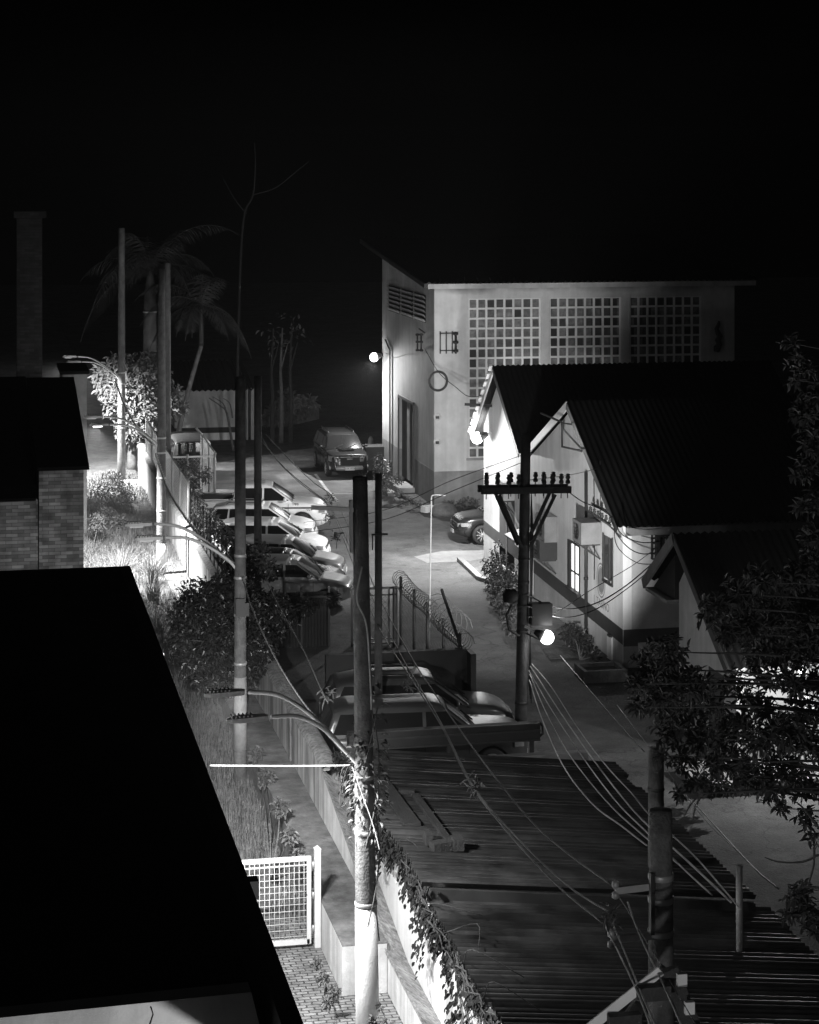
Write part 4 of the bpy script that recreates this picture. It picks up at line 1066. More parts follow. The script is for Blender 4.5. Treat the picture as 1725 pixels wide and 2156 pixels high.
# ================================================================== poles and street lamps
def pole_shaft(root, r0, r1, h, m=None, n=18):
    g = MB(); k = 10
    g.lathe([(r0+(r1-r0)*i/k, -.3+(h+.3)*i/k) for i in range(k+1)], (0,0,0), 'Z', n)
    return g.build('shaft', m or M_pole, root)
def pole_bands(root, zs, r, m=M_steel):
    for z in zs: MB().lathe([(r(z)+.006,z-.03),(r(z)+.012,z-.02),(r(z)+.012,z+.02),(r(z)+.006,z+.03)], (0,0,0), 'Z', 16).build('clamp_band', m, root)
def street_pole(name, base, ztop, r0, r1, label, armz, heads, white=None, lit=(), power=0, cone=154, aim=(-.3,0,-1), group='street lamp poles along the yard wall'):
    root = empty(name, base, label, 'lamp post', group); h = ztop-base[2]; zb_ = base[2]
    pole_shaft(root, r0, r1, h); rr = lambda z: r0+(r1-r0)*z/h
    az = armz-zb_
    pole_bands(root, [az-.35, az+.15, az-1.2, az-2.3], rr)
    if white:
        w0, w1 = white[0]-zb_, white[1]-zb_
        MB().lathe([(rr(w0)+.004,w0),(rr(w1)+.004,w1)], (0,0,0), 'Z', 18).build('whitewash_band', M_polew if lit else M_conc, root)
    for i, (da, db, dz) in enumerate(heads):
        pts = spline([(-rr(az)*.7,0,az-.15),(-.3,db*.12,az+.08),(da*.45,db*.4,az+dz*.62),(da*.72,db*.75,az+dz*.93),(da,db,az+dz)], 6)
        arm = MB().tube(pts, .035, 8).build('lamp_arm', M_head, root)
        c = Vector((da-.25,db,az+dz)); hd = MB()
        sec = [(.2,.05,.045),(.14,.09,.06),(0,.13,.065),(-.2,.14,.06),(-.34,.11,.045),(-.42,.05,.02)]
        vs = []
        for x, w, t in sec: vs += [(c.x+x,c.y-w,c.z-.03),(c.x+x,c.y-w*.85,c.z+t*.6),(c.x+x,c.y,c.z+t),(c.x+x,c.y+w*.85,c.z+t*.6),(c.x+x,c.y+w,c.z-.03)]
        f = [(5*k+j,5*k+j+1,5*k+6+j,5*k+5+j) for k in range(5) for j in range(4)]+[(5*k,5*k+5,5*k+9,5*k+4) for k in range(5)]+[(0,4,3,2,1),(25,26,27,28,29)]
        hd.add(vs, f)
        for k in range(6): hd.box(c.x-.36+.06*k,c.x-.335+.06*k,c.y-.09,c.y+.09,c.z+.03,c.z+.066)
        ho = hd.build('lamp_head', M_head, root)
        MB().cbox((c.x-.16,c.y,c.z-(.024 if white and white[0] == 0 else .04)),(.3,.18,.02 if white and white[0] == 0 else .05)).build('lens', M_lamp if i in lit else M_lampdim, ho)
        if i in lit: lamp('street_light', 'SPOT', (c.x-.16,c.y,c.z-.09), power, root, .08, cone, aim, .55)
    return root
H2 = [(-1.9,.5,.85),(-1.75,-.5,.7)]
p2 = at_z(256,1010,.45)
street_pole('street_lamp_pole', p2, 11.6, .18, .14, 'farthest lamp post with a lit lamp over the weeds beside the ivy covered bush', 5.05, H2, lit=(1,), power=19000, cone=162, aim=(-.12,.22,-1))
p3 = at_z(340,1212,.45)
street_pole('street_lamp_pole', p3, 10.8, .17, .12, 'lamp post with a lit lamp standing in tall grass by the streaked wall', 4.95, H2, white=(.75,1.55), lit=(1,), power=15000, cone=162, aim=(-.4,.0,-1))
p4_ = at_z(506,1592,.8); p4_.z = .3
street_pole('street_lamp_pole', p4_, 9.4, .15, .115, 'lamp post with unlit black lamp heads and a pale low band beside the leafy bush', 5.2, H2, white=(.95,2.6))
p5 = at_d(776,2272,32.1); p5.z = 0
street_pole('street_lamp_pole', p5, 9.35, .19, .115, 'nearest lamp post with twin lamp heads and a whitewashed foot beside the ivy wall', 5.1, [(-1.72,.45,.95),(-1.5,-.55,.8)], white=(0,2.75), lit=(0,1), power=2300, cone=152, aim=(-.05,.22,-1))
r5_ = bpy.data.objects['street_lamp_pole.003']; r5_.rotation_euler.y = -.014
lamp('street_light', 'SPOT', (-1.9,.5,5.95), 10500, r5_, .08, 60, (-.04,.92,-.38), .9)
p6 = (5.9, 15, 0)
r6 = street_pole('street_lamp_pole', p6, 6.3, .18, .14, 'lamp post just outside the bottom edge of the picture', 4.3, [(-1.9,.5,.85),(-1.75,-.5,.7)], lit=(1,), power=800)
lamp('street_light', 'POINT', (-1.9,.5,5.0), 750, r6, .09)  # bare point added for spill; the head above it stays unlit

# terminal boxes and cable drop on the nearest post
g = MB(); r5 = lambda z: .19-.075*z/9.35
g.tube(spline([(-.02,-.17,8.0),(-.1,-.14,7.5),(.04,-.16,7.1),(.09,-.15,6.2),(.1,-.14,5.8)],6), .014, 6)
o = g.build('cable_drop', M_wirel, bpy.data.objects['street_lamp_pole.003'])
g = MB(); g.bar((-.1,0,8.85),(-.75,0.1,8.9),.06); g.box(-.17,-.13,-.06,.06,8.2,9.0); g.bar((-.15,0,8.3),(-.15,0,8.95),.05)
g.build('wire_bracket', M_steel, bpy.data.objects['street_lamp_pole.003'])
g = MB(); g.cbox((-.02,-.165,3.9),(.2,.12,.42)); g.cbox((.12,-.12,3.85),(.12,.14,.3)); g.build('junction_box', M_dsteel, bpy.data.objects['street_lamp_pole.002'])

def plain_pole(name, base, ztop, r0, r1, label, m, lean=0, group=None, bands=()):
    root = empty(name, base, label, 'pole', group); h = ztop-base[2]
    pole_shaft(root, r0, r1, h, m); root.rotation_euler.y = lean
    if bands: pole_bands(root, bands, lambda z: r0+(r1-r0)*z/h, M_dsteel)
    return root
b = at_d(352,1000,88); b.z = .3
plain_pole('utility_pole', b, 10.25, .17, .14, 'pale pole close behind the far lit lamp posts', M_pole)
b = at_d(543,1300,62); b.z = .3
plain_pole('utility_pole', b, 8.0, .12, .11, 'dark thin pole in front of the parked row with its foot in the vine', M_woodp)
b = at_d(797,1600,48.5); b.z = .3
o = plain_pole('utility_pole', b, 7.05, .1, .08, 'slim dark post right beside the nearest lamp post', M_woodp)
g = MB(); g.bar((-.18,-.1,5.35),(.2,-.1,5.35),.04); g.tube([(-.16,-.1,5.33),(-.16,-.11,5.0)],.015,6); g.build('crossbar', M_dsteel, o)

# crossarm pole with insulators, braces and flood lamp
b = at_d(1096,1600,49.4); b.z = .3
cp = plain_pole('crossarm_pole', b, 7.85, .15, .115, 'dark pole with a double crossarm carrying a row of insulators', M_woodp, .018)
pole_bands(cp, [1.2,2.9,3.5,4.05,4.6], lambda z: .152-.035*z/7.5, M_dsteel)
za = 14-(1030-366)*49.4/F-.3
for dy in (-.17,.17):
    MB().box(-1.1,1.08,dy-.05,dy+.05,za-.08,za+.08).build('crossarm', M_wood, cp)
    for s in (1,-1): MB().bar((s*.68,dy*1.35,za-.1),(s*.1,dy*1.1,za-1.35),.07).build('brace', M_wood, cp)
k = 0
for dy in (-.17,.17):
    for x in (-.98,-.72,-.44,-.2,.42,.62,.84,1.0) if dy < 0 else (-.9,-.62,-.3,.3,.5,.74):
        g = MB(); g.lathe([(.012,-.22),(.012,.12),(.05,.125),(.062,.15),(.05,.2),(.03,.22),(.055,.25),(.062,.28),(.04,.32),(.055,.34),(.02,.36)], (x,dy,za+.02), 'Z', 10); g.build('insulator', M_dsteel, cp)
g = MB(); g.bar((-.02,-.1,2.9),(.5,-.3,2.66),.035); g.build('lamp_bracket', M_dsteel, cp)
g = MB(); g.lathe([(.16,0),(.2,.16),(.12,.3)], (-.32,-.05,3.6), 'Z', 14); g.cbox((.42,-.05,3.3),(.5,.3,.5)); g.tube([(-.3,-.1,3.55),(-.42,-.1,3.3),(-.36,-.1,2.95),(-.1,-.1,2.8)],.03,8); g.build('terminal_box', M_black, cp)
g = MB()
for k in range(5): g.tube([(.14+.02*k,-.1,1.6-.1*k),(.16,-.14,3.0),(.12+.02*k,-.12,5.0),(.13,-.1,6.2)], .01, 5)
g.build('cable_bunch', M_wire, cp)
def flood(name, pos, aim, label, power, m_arm, size=.2, spot=0):
    root = empty(name, pos, label, 'lamp', 'lit flood lamps')
    d = Vector(m_arm).normalized(); g = MB()
    g.tube([d*size*.6, d*size*1.2, d*size*1.9], [size*.8,size*.6,size*.35], 14)
    hs = g.build('housing', M_dsteel, root)
    g = MB(); g.lathe([(size*math.sin(PI*i/10), -size*math.cos(PI*i/10)) for i in range(11)], (0,0,0), 'Z', 18); bl = g.build('bulb', M_lamp, hs); bl.visible_shadow = True
    g = MB(); g.bar(d*size*1.8, m_arm, .05); g.build('arm', M_steel, root)
    if spot: lamp('flood_light', 'SPOT', Vector(aim).normalized()*(size+.03), power, root, size*.5, spot, aim, .65)
    else: lamp('flood_light', 'POINT', Vector(aim).normalized()*(size*1.1+.06), power, root, .05)
    return root
q = at_d(1152,1342,49.2)
flood('flood_lamp', q, (.13,.98,.12), 'dazzling flood lamp on the crossarm pole over the lane', 7600, Vector((-.5,.15,.25)), .17, 60)
q = at_a(788,752,17.58)
flood('flood_lamp', q, (-.3,-.5,-.8), 'dazzling wall lamp on a bracket at the left edge of the hall', 4000, Vector((.38,0,.1)), .21, 172)
q = at_a(1005,922,16.85)
flood('flood_lamp', q, (-.1,.05,-1), 'dazzling lamp under the gable of the white house', 2700, Vector((.5,-.1,.2)), .21, 130)
fl_ = bpy.data.objects['flood_lamp.002']
lamp('flood_light', 'POINT', (-.22,.1,-.25), 1350, fl_, .05)
lamp('flood_light', 'SPOT', (-.2,.2,0), 1700, fl_, .08, 150, (.05,.95,.08), .6)
lamp('flood_light', 'SPOT', (-.3,.55,.35), 3600, fl_, .08, 90, (.72,.68,.2), .8)  # extra spot beside the lamp, without a fixture, added to brighten the hall
q = at_b(1640,1440,45.0)
flood('flood_lamp', (q.x,43.6,3.0), (.35,-.35,-.8), 'wall lamp on the cottage hidden behind the tree leaves', 520, Vector((0,1.7,.1)), .1)

# right-hand poles
b = at_d(1382,2300,36.2); b.z = 0
o = plain_pole('concrete_pole', b, 14-(1575-366)*36.2/F, .15, .135, 'stout grey pole whose top ends under the leaves, right behind a thicker pole', M_pole, bands=(3.35,))
b = at_d(1392,2600,27.4); b.z = 0
o = plain_pole('concrete_pole', b, 14-(1706-366)*27.4/F, .2, .148, 'thick weathered pole with wire brackets in the lower right foreground', M_pole)
for y in (1845,1893,1962):
    z = 14-(y-366)*27.4/F; r = .2-.052*z/5.66
    MB().lathe([(r+.008,z-.04),(r+.014,z-.03),(r+.014,z+.03),(r+.008,z+.04)], (0,0,0), 'Z', 18).build('clamp_band', M_steel, o)
for y, L in ((1862,.62),(1965,.68)):
    z = 14-(y-366)*27.4/F
    g = MB(); g.bar((-.14,-.05,z),(-L,.0,z-.04),.06,.09); 
    for k in (-.1,.04): g.lathe([(.02,-.05),(.05,-.03),(.05,.03),(.02,.05)], (-L,0,z+k), 'Z', 10)
    g.build('wire_bracket', M_steel, o)
z = 14-(1900-366)*27.4/F; MB().box(-.2,-.15,-.2,-.12,z-.35,z+.45).build('bracket_plate', M_dsteel, o)

# ================================================================== cables
def wire(pts, Z0, Z1, r, label, m=None, group='overhead cables', twist=False):
    """image trace of a cable between two known distances"""
    L = [0]
    for p, q in zip(pts, pts[1:]): L.append(L[-1]+math.hypot(q[0]-p[0], q[1]-p[1]))
    P = [at_d(x, y, 1/(1/Z0+(1/Z1-1/Z0)*l/L[-1])) for (x, y), l in zip(pts, L)]
    P = spline(P, 8) if len(P) > 2 else P
    c = P[0].copy(); g = MB()
    if twist:
        for ph in (0, PI):
            Q = []
            for i in range(len(P)-1):
                for k in range(6):
                    t = k/6; p = P[i].lerp(P[i+1], t); a = (i*6+k)*.9+ph
                    Q.append(p+Vector((math.cos(a)*r, math.sin(a)*r*.5, math.sin(a)*r)))
            g.tube([q-c for q in Q], r*.8, 5)
    else: g.tube([q-c for q in P], r, 6)
    o = g.build('cable', m or M_wire); o.location = c
    return tag(o, label, 'cable', group)
wire([(243,800),(262,850),(290,900),(325,938)], 92, 71, .03, 'pale twisted cable between the two lit lamp posts', M_wirel, twist=True)
wire([(328,955),(350,1020),(378,1070),(415,1120),(470,1172),(494,1188)], 70, 47.5, .024, 'pale twisted cable sagging from the grass lamp post down along the white parked cars', M_wirel, twist=True)
wire([(510,1215),(533,1285),(580,1385),(640,1480),(700,1545),(738,1590)], 47, 32.3, .01, 'twisted cable dropping from the unlit lamp post to the nearest lamp post', M_rope, twist=True)
wire([(565,1230),(590,1280),(640,1370),(672,1440),(690,1478)], 54, 40, .01, 'frayed cable ending in a pale tattered tuft above the dark parked wagons', M_rope, twist=True)
g = MB()
wire([(443,1612),(520,1612.5),(600,1613),(715,1612),(738,1611)], 33, 32.2, .012, 'bright taut tie wire running level from the black roof to the nearest lamp post', M_wirel)
far = [[(545,910),(580,965),(630,1015),(690,1062),(718,1110),(752,1185),(790,1270)], [(548,925),(600,985),(660,1035),(690,1060),(722,1130),(760,1230),(800,1325)], [(560,915),(612,970),(660,1015),(700,1045),(735,1110),(770,1190),(800,1260)]]
ends = [[(850,1390),(925,1515),(1000,1660),(1100,1775),(1200,1868),(1290,1925)], [(860,1420),(930,1530),(992,1652),(1080,1765),(1180,1870),(1275,1948)], [(870,1390),(950,1510),(1030,1620),(1120,1730),(1200,1800),(1290,1865)]]
nm = ['upper', 'lowest', 'rightmost']
for i in range(3):
    wire(far[i]+ends[i], 88, 27.4, .014, '%s of three dark lines sagging from the far yard to the thick pole' % nm[i])
wire([(1290,1945),(1318,2010),(1350,2090),(1385,2170)], 27.4, 22, .012, 'paired line leaving the thick pole bracket downwards, left one', M_wirel)
wire([(1275,1950),(1310,2020),(1345,2095),(1372,2165)], 27.4, 22.2, .012, 'leftmost line running from the lower bracket of the thick pole to the bottom edge', M_wirel)
wire([(1322,1900),(1350,1975),(1400,2080),(1440,2170)], 27, 22, .011, 'line crossing in front of the thick pole down to the bottom edge', M_wirel)
wire([(1292,1870),(1330,1930),(1390,2030),(1470,2165)], 28, 22.5, .007, 'thinnest line slanting past the thick pole to the bottom edge')
B = [[(1117,1403),(1180,1500),(1250,1600),(1320,1690),(1372,1745),(1450,1815),(1540,1900)],
     [(1114,1412),(1165,1500),(1235,1605),(1300,1690),(1365,1755),(1440,1830),(1500,1885)],
     [(1116,1420),(1150,1500),(1200,1590),(1280,1690),(1362,1765),(1430,1820)],
     [(1115,1432),(1140,1510),(1185,1610),(1245,1690),(1310,1740),(1362,1780)],
     [(1120,1398),(1160,1445),(1215,1530),(1275,1610),(1330,1670),(1372,1720),(1460,1800),(1560,1915)]]
for i, q in enumerate(B):
    wire(q, 49, 27.5, .012 if i else .015, ['topmost', 'second', 'third', 'lowest', 'outermost'][i]+' of the bright lines fanning from the crossarm pole to the thick pole', M_wirel, 'bright cables fanning from the crossarm pole')
wire([(1180,1380),(1240,1450),(1300,1520),(1357,1583)], 49, 36.3, .009, 'faint line from the crossarm pole to the top of the stout grey pole')
wire([(1462,1690),(1520,1755),(1590,1830),(1640,1872)], 36, 28, .012, 'dark line hanging over the pale lane on the right')
wire([(1300,1485),(1380,1590),(1480,1720),(1560,1800)], 45, 33, .006, 'faint second line crossing the pale lane on the right')
wire([(1108,1250),(1150,1272),(1200,1282),(1260,1268),(1320,1232),(1384,1178)], 49, 56, .016, 'thick dark cable sagging from the crossarm pole across the house emblem')
wire([(1108,1275),(1180,1300),(1250,1285),(1320,1240),(1386,1186)], 49, 56, .013, 'lower dark cable sagging from the crossarm pole beneath the house emblem')
wire([(1110,1300),(1170,1290),(1240,1245),(1330,1192),(1384,1152)], 49, 56, .009, 'thin dark line rising from the crossarm pole past the lit window')
wire([(1288,1110),(1320,1150),(1352,1166),(1390,1162)], 57, 56, .014, 'dark cable looping from the iron rack in front of the barred window')
wire([(1290,1090),(1310,1125),(1350,1142),(1392,1140)], 57, 56, .014, 'short dark cable looping just above the barred window')
wire([(1292,1100),(1300,1150),(1340,1184),(1388,1188)], 57, 56, .012, 'lowest dark cable looping below the barred window')
wire([(640,1100),(809,1074),(950,1012),(1100,958)], 60, 49.4, .008, 'upper thin line from the crossarm pole across the yard to the parked row')
wire([(640,1122),(809,1094),(950,1035),(1103,972)], 60, 49.4, .009, 'lower thin line from the crossarm pole across the yard to the parked row')
wire([(1105,1012),(1200,1000),(1265,985)], 49.4, 60, .008, 'thin line from the crossarm end to the white house gable')
wire([(1190,1030),(1225,1055),(1260,1070),(1290,1088)], 49.4, 57, .012, 'tangled line from the crossarm end to the iron rack')
wire([(738,1612),(722,1618),(716,1650),(722,1672),(724,1640),(735,1612),(739,1640),(735,1680),(722,1698),(716,1690),(719,1640)], 32.05, 32.05, .007, 'black cable loops dangling against the white wall beside the nearest lamp post')
wire([(742,1615),(760,1665),(785,1735),(800,1790)], 32.0, 30.5, .008, 'pale guy wire slanting down across the nearest lamp post', M_wirel)
wire([(806,740),(830,752),(850,748),(862,742)], 92, 90, .012, 'pale wire loop hanging on the hall wall by the lamp', M_wirel)
wire([(895,735),(925,785),(960,815),(990,835),(1040,830)], 84, 80, .014, 'dark wire running down the hall front past the cable coil')

# bromeliads growing on the cables
def airplant(x, y, Z, label):
    c = at_d(x, y, Z); root = empty('air_plant', c, label, 'plant', 'air plants growing on the cables'); g = MB()
    for i in range(26): g.leaf(Vector((rnd.uniform(-.1,.1),rnd.uniform(-.05,.05),rnd.uniform(-.12,.12))), rdir(), UP, rnd.uniform(.12,.26), .035)
    g.build('leaves', M_leafm, root)
airplant(697,1050,66,'dark spiky plant on the cables above the numbered pickup nose')
airplant(692,1090,62,'spiky plant on the cables in front of the numbered pickup')
airplant(708,1130,58,'straggly plant on the cables beside the silver hatchback')
airplant(1000,1650,33.5,'leafy plant clinging to the cables above the corrugated roof')
airplant(1286,1925,27.2,'pale spiky plant on the thick pole bracket where cables meet')
airplant(690,1462,41,'tattered pale tuft at the frayed cable end')
airplant(858,1440,46,'dark tuft on the cables above the pale boxy wagon')

# ================================================================== plants
def leafcloud(g, c, rad, n, L, W, rs=1, squash=(1,1,1), shell=.3):
    for i in range(n):
        d = rdir(); r = rad*(shell+(1-shell)*rnd.random()**.6)
        p = Vector((c[0]+d.x*r*squash[0], c[1]+d.y*r*squash[1], c[2]+d.z*r*squash[2]))
        dd_ = (d*.5+rdir()*.8+Vector((0,0,-.25))).normalized(); l = L*rnd.uniform(.6,1.3)
        g.leaf(p, dd_, (UP+rdir()*.6).normalized(), l, W*l/L)
def rosette(g, p, d, k, L, W):
    d = d.normalized(); s = d.orthogonal().normalized(); t = d.cross(s)
    for i in range(k):
        a = 2*PI*i/k+rnd.uniform(-.3,.3); dr = (d*rnd.uniform(.2,.9)+s*math.cos(a)+t*math.sin(a)+Vector((0,0,-.15))).normalized()
        l = L*rnd.uniform(.5,1.4); g.leaf(p-d*rnd.uniform(0,.12), dr, (UP+rdir()*.4), l, W*l/L)
# the big tree on the right, trunk outside the frame
tr = empty('broadleaf_tree', (15.2,27.5,.3), 'large dark leafy tree leaning in from the right in front of the cottage', 'tree')
O = (15.2,27.5,.3)
TC = [(1667,722,22),(1690,770,34),(1672,800,18),(1712,840,40),(1685,870,30),(1712,930,45),(1690,985,32),(1715,1050,40),(1690,1065,22),(1705,1125,36),(1715,1190,45),
 (1660,1215,38),(1605,1225,40),(1555,1250,42),(1508,1278,36),(1478,1295,18),(1700,1270,52),(1635,1300,52),(1575,1315,40),(1530,1330,34),(1690,1350,50),
 (1405,1372,46),(1365,1405,40),(1335,1440,26),(1430,1425,50),(1385,1465,48),(1455,1480,50),(1345,1490,22),(1415,1535,48),(1480,1550,44),(1440,1600,38),(1395,1590,20),(1530,1520,44),(1570,1470,32),
 (1610,1425,34),(1665,1430,40),(1710,1430,40),(1545,1590,46),(1605,1560,46),(1660,1540,44),(1705,1560,46),(1590,1630,46),(1650,1625,48),(1700,1650,46),(1505,1610,26),(1430,1672,18),(1475,1650,18),(1700,1725,26),(1712,1760,18),
 (1640,1700,20),(1690,1900,40),(1660,1925,24),(1715,1945,36),(1690,1870,18),(1560,1300,40),(1600,1370,44),(1650,1370,44),(1545,1430,34),(1600,1490,40),(1640,1530,40),(1570,1530,40),(1690,1500,40),(1560,1640,40),(1620,1660,36),(1470,1440,40),(1500,1480,34),(1520,1600,40)]
trunk = MB(); trunk.tube([(15.2,27.5,.0),(15.1,27.6,2),(14.8,27.8,4.5),(14.5,28,7.5),(14.3,28.2,10.5),(14.2,28.3,13)], [.3,.26,.22,.17,.11,.05], 10)
trunk.build('trunk', M_bark, tr, O)
cr = MB(); br = MB()
for x, y, rad in TC:
    Z = 29.5+rnd.uniform(-1.6,2.2); c = at_d(x, y, Z); R0 = rad*Z/F
    st = Vector((14.5,28,max(2.5,min(11,c.z-1.2)))); midp = st.lerp(c,.55)+Vector((0,0,.25))
    br.tube(spline([st,midp,c],5), [.05-.045*i/10 for i in range(11)], 5)
    k = max(4, int(rad*rad/42))
    for i in range(k):
        d = rdir(); p = c+Vector((d.x,d.y*1.3,d.z))*R0*rnd.random()**.5
        if i % 3 == 0: br.tube([c, p], [.008,.004], 4, False)
        rosette(cr, p, (d+Vector((-.3,0,.2))), rnd.randint(4,7), .125, .044)
cr.build('crown', M_leafm, tr, O); br.build('branch', M_bark, tr, O)
# drooping bare twigs below the crown
g = MB()
for q in ([(1725,1800),(1690,1815),(1640,1815),(1610,1805)], [(1715,1780),(1712,1830),(1690,1890),(1665,1910)], [(1725,1870),(1690,1868),(1660,1880)], [(1725,1745),(1690,1700),(1662,1680)]):
    P = spline([at_d(x,y,28.5) for x,y in q],6); g.tube(P, [.02-.014*i/len(P) for i in range(len(P))], 5)
g.build('twig', M_bark, tr, O)

# dark overgrown bush over the wall beside the unlit lamp post
vb = empty('overgrown_bush', (7.4,54,.4), 'big dark overgrown bush spilling over the wall behind the unlit lamp post', 'bush'); O = (7.4,54,.4)
BC = [(420,1268,50,51),(470,1250,44,52),(388,1300,36,50),(440,1325,54,50.5),(505,1262,40,52),(520,1300,50,52),(575,1275,36,54),(530,1370,54,51),(600,1300,30,55),
      (455,1385,44,49.5),(405,1395,32,49),(480,1360,50,50),(380,1345,26,49),(430,1440,20,48),(540,1275,36,55),(505,1430,36,49.5),(555,1330,44,53.5),(650,1275,20,56),(700,1262,16,57)]
g = MB()
for x, y, rad, Z in BC: leafcloud(g, at_d(x,y,Z), rad*Z/F, int(rad*rad/2.1), .125, .065, squash=(1,1.2,1), shell=.0)
g.build('leaves', M_leafd, vb, O)
g = MB()
for x, y, rad, Z in [q for q in BC[::2] if q[0] < 560]:
    c = at_d(x,y,Z); g.tube(spline([Vector((7.3,54,.3)), Vector((7.3,53,1.6)).lerp(c,.5), c],5), [.05-.004*i for i in range(11)], 5)
g.build('stem', M_bark, vb, O)
vf = empty('fence_vine', (7.2,66,1.7), 'leafy creeper climbing the thin bar fence beside the white parked cars', 'vine'); O = (7.2,66,1.7)
g = MB(); st = MB()
for x, y, rad, Z in ((405,1050,16,74),(418,1072,22,72),(438,1092,26,70),(452,1112,28,68),(470,1132,24,66),(490,1150,24,63),(520,1175,26,61),(548,1160,22,61),(545,1195,26,60),(568,1200,22,60),(500,1205,26,60)):
    c = at_d(x,y,Z); leafcloud(g, c, rad*Z/F, int(rad*rad/4), .14, .08, shell=.1); st.tube([Vector((7.0,c.y,1.7)), c], [.02,.008], 5)
g.build('leaves', M_leafm, vf, O); st.build('stem', M_bark, vf, O)
g = MB(); cv = empty('fence_creeper', (8.5,84,.4), 'weedy creeper hanging on the chain link corner by the white pickup', 'vine'); O = (8.5,84,.4)
for x, y, rad, Z in ((375,1000,22,82),(390,1030,26,80),(410,1045,22,78),(400,985,18,83),(430,1000,20,83),(395,1075,20,76)): leafcloud(g, at_d(x,y,Z), rad*Z/F, int(rad*rad/3), .16, .06, shell=0)
g.build('leaves', M_leafm, cv, O)
g = MB(); g.tube(spline([(8.3,84,.3),(8.4,84.1,1.2),(8.6,84.2,2.2)],4), .02, 5); g.build('stem', M_bark, cv, O)

# ivy covered bush lit by the far lamps
ib = empty('lit_bush', (6.8,96,.4), 'tall brightly lit ivy covered bush behind the farthest lamp post', 'bush'); O = (6.8,96,.4)
g = MB()
for x, y, rad, Z in ((290,790,50,97),(270,830,46,96),(310,840,46,97),(250,850,36,96),(300,880,42,96),(330,800,34,98),(225,810,30,97),(215,790,20,97),(340,860,36,97),(270,900,30,95.5),(360,830,24,98),(245,770,24,97),(320,760,26,98),(375,860,18,97.5),(310,920,26,95.5)):
    leafcloud(g, at_d(x,y,Z), rad*Z/F, int(rad*rad/3.6), .3, .13, squash=(1,.9,1), shell=.1)
g.build('leaves', M_leafl, ib, O)
g = MB(); g.tube(spline([(6.8,96.5,.3),(6.7,96.5,2.5),(6.5,96.6,5)],5), [.25-.02*i for i in range(11)], 8)
for x,y in ((230,800),(330,800),(280,780)): g.tube([Vector((6.7,96.5,2.5)), at_d(x,y,97)], [.1,.03], 6)
g.build('stem', M_bark, ib, O)

# palms
def palm(name, base, zc, r0, r1, nf, fl, label, lean=(0,0), ring=None, crownr=.26):
    root = empty(name, base, label, 'palm', 'palms in the darkness'); g = MB(); h = zc-base[2]
    pts = [(lean[0]*(i/8)**1.3, lean[1]*(i/8)**1.3, h*i/8) for i in range(9)]
    g.tube(pts, [r0+(r1-r0)*i/8 for i in range(9)], 14); g.build('trunk', M_palm, root)
    top = Vector(pts[-1])
    if ring: 
        MB().lathe([(r1+.02,ring-.03),(r1+.05,ring),(r1+.02,ring+.03)], (top.x,top.y,0), 'Z', 16).build('leaf_scar', M_polew, root)
    cs = MB(); cs.tube([top, top+Vector((0,0,.8)), top+Vector((0,0,1.7)), top+Vector((0,0,2.1))], [crownr,crownr*.95,crownr*.55,crownr*.3], 12); cs.build('crownshaft', M_palmleaf, root)
    for k in range(nf):
        az = 2*PI*k/nf+rnd.uniform(-.2,.2); el = rnd.choice((1.1,.8,.5,.25,.0))+rnd.uniform(-.1,.1); L = fl*rnd.uniform(.8,1.15)
        p = top+Vector((0,0,1.9)); d = Vector((math.cos(az)*math.cos(el), math.sin(az)*math.cos(el), math.sin(el))); f = MB(); R = []
        for i in range(15):
            R.append(p.copy()); p = p+d*L/14; d = (d+Vector((0,0,-.13-.05*i/14))).normalized()
        f.tube(R, [.035-.002*i for i in range(15)], 5)
        for i in range(2, 60):
            t = i/60*14; j = min(13,int(t)); q = R[j].lerp(R[j+1], t-j); dr = (R[j+1]-R[j]).normalized(); sd = dr.cross(UP).normalized()
            ll = fl*.24*math.sin(PI*min(1,.12+i/62))+.05
            for s in (1,-1):
                dv = (sd*s*.8+dr*.45+Vector((0,0,-.55+rnd.uniform(-.35,.35)))).normalized()
                w = dr*.022; e = q+dv*ll; m_ = q+dv*ll*.5+Vector((0,0,.02)); e = e+Vector((0,0,-.12*ll))
                f.add([q-w,q+w,m_+w,e,m_-w], [(0,1,2,4),(4,2,3)])
        f.build('frond', M_palmleaf, root)
pb_ = at_d(316,1000,100); pb_.z = .3
palm('palm_tree', pb_, 7.45, .42, .31, 15, 4.6, 'tall royal palm with a thick pale trunk rising behind the lit bush', ring=7.1, crownr=.3)
pb_ = at_d(366,960,99); pb_.z = .3
tp_ = at_d(424,665,99)-pb_; 
palm('palm_tree', pb_, tp_.z+.3-1.4, .13, .1, 12, 3.4, 'leaning slim palm with drooping fronds beside the royal palm', lean=(tp_.x,tp_.y), crownr=.12)
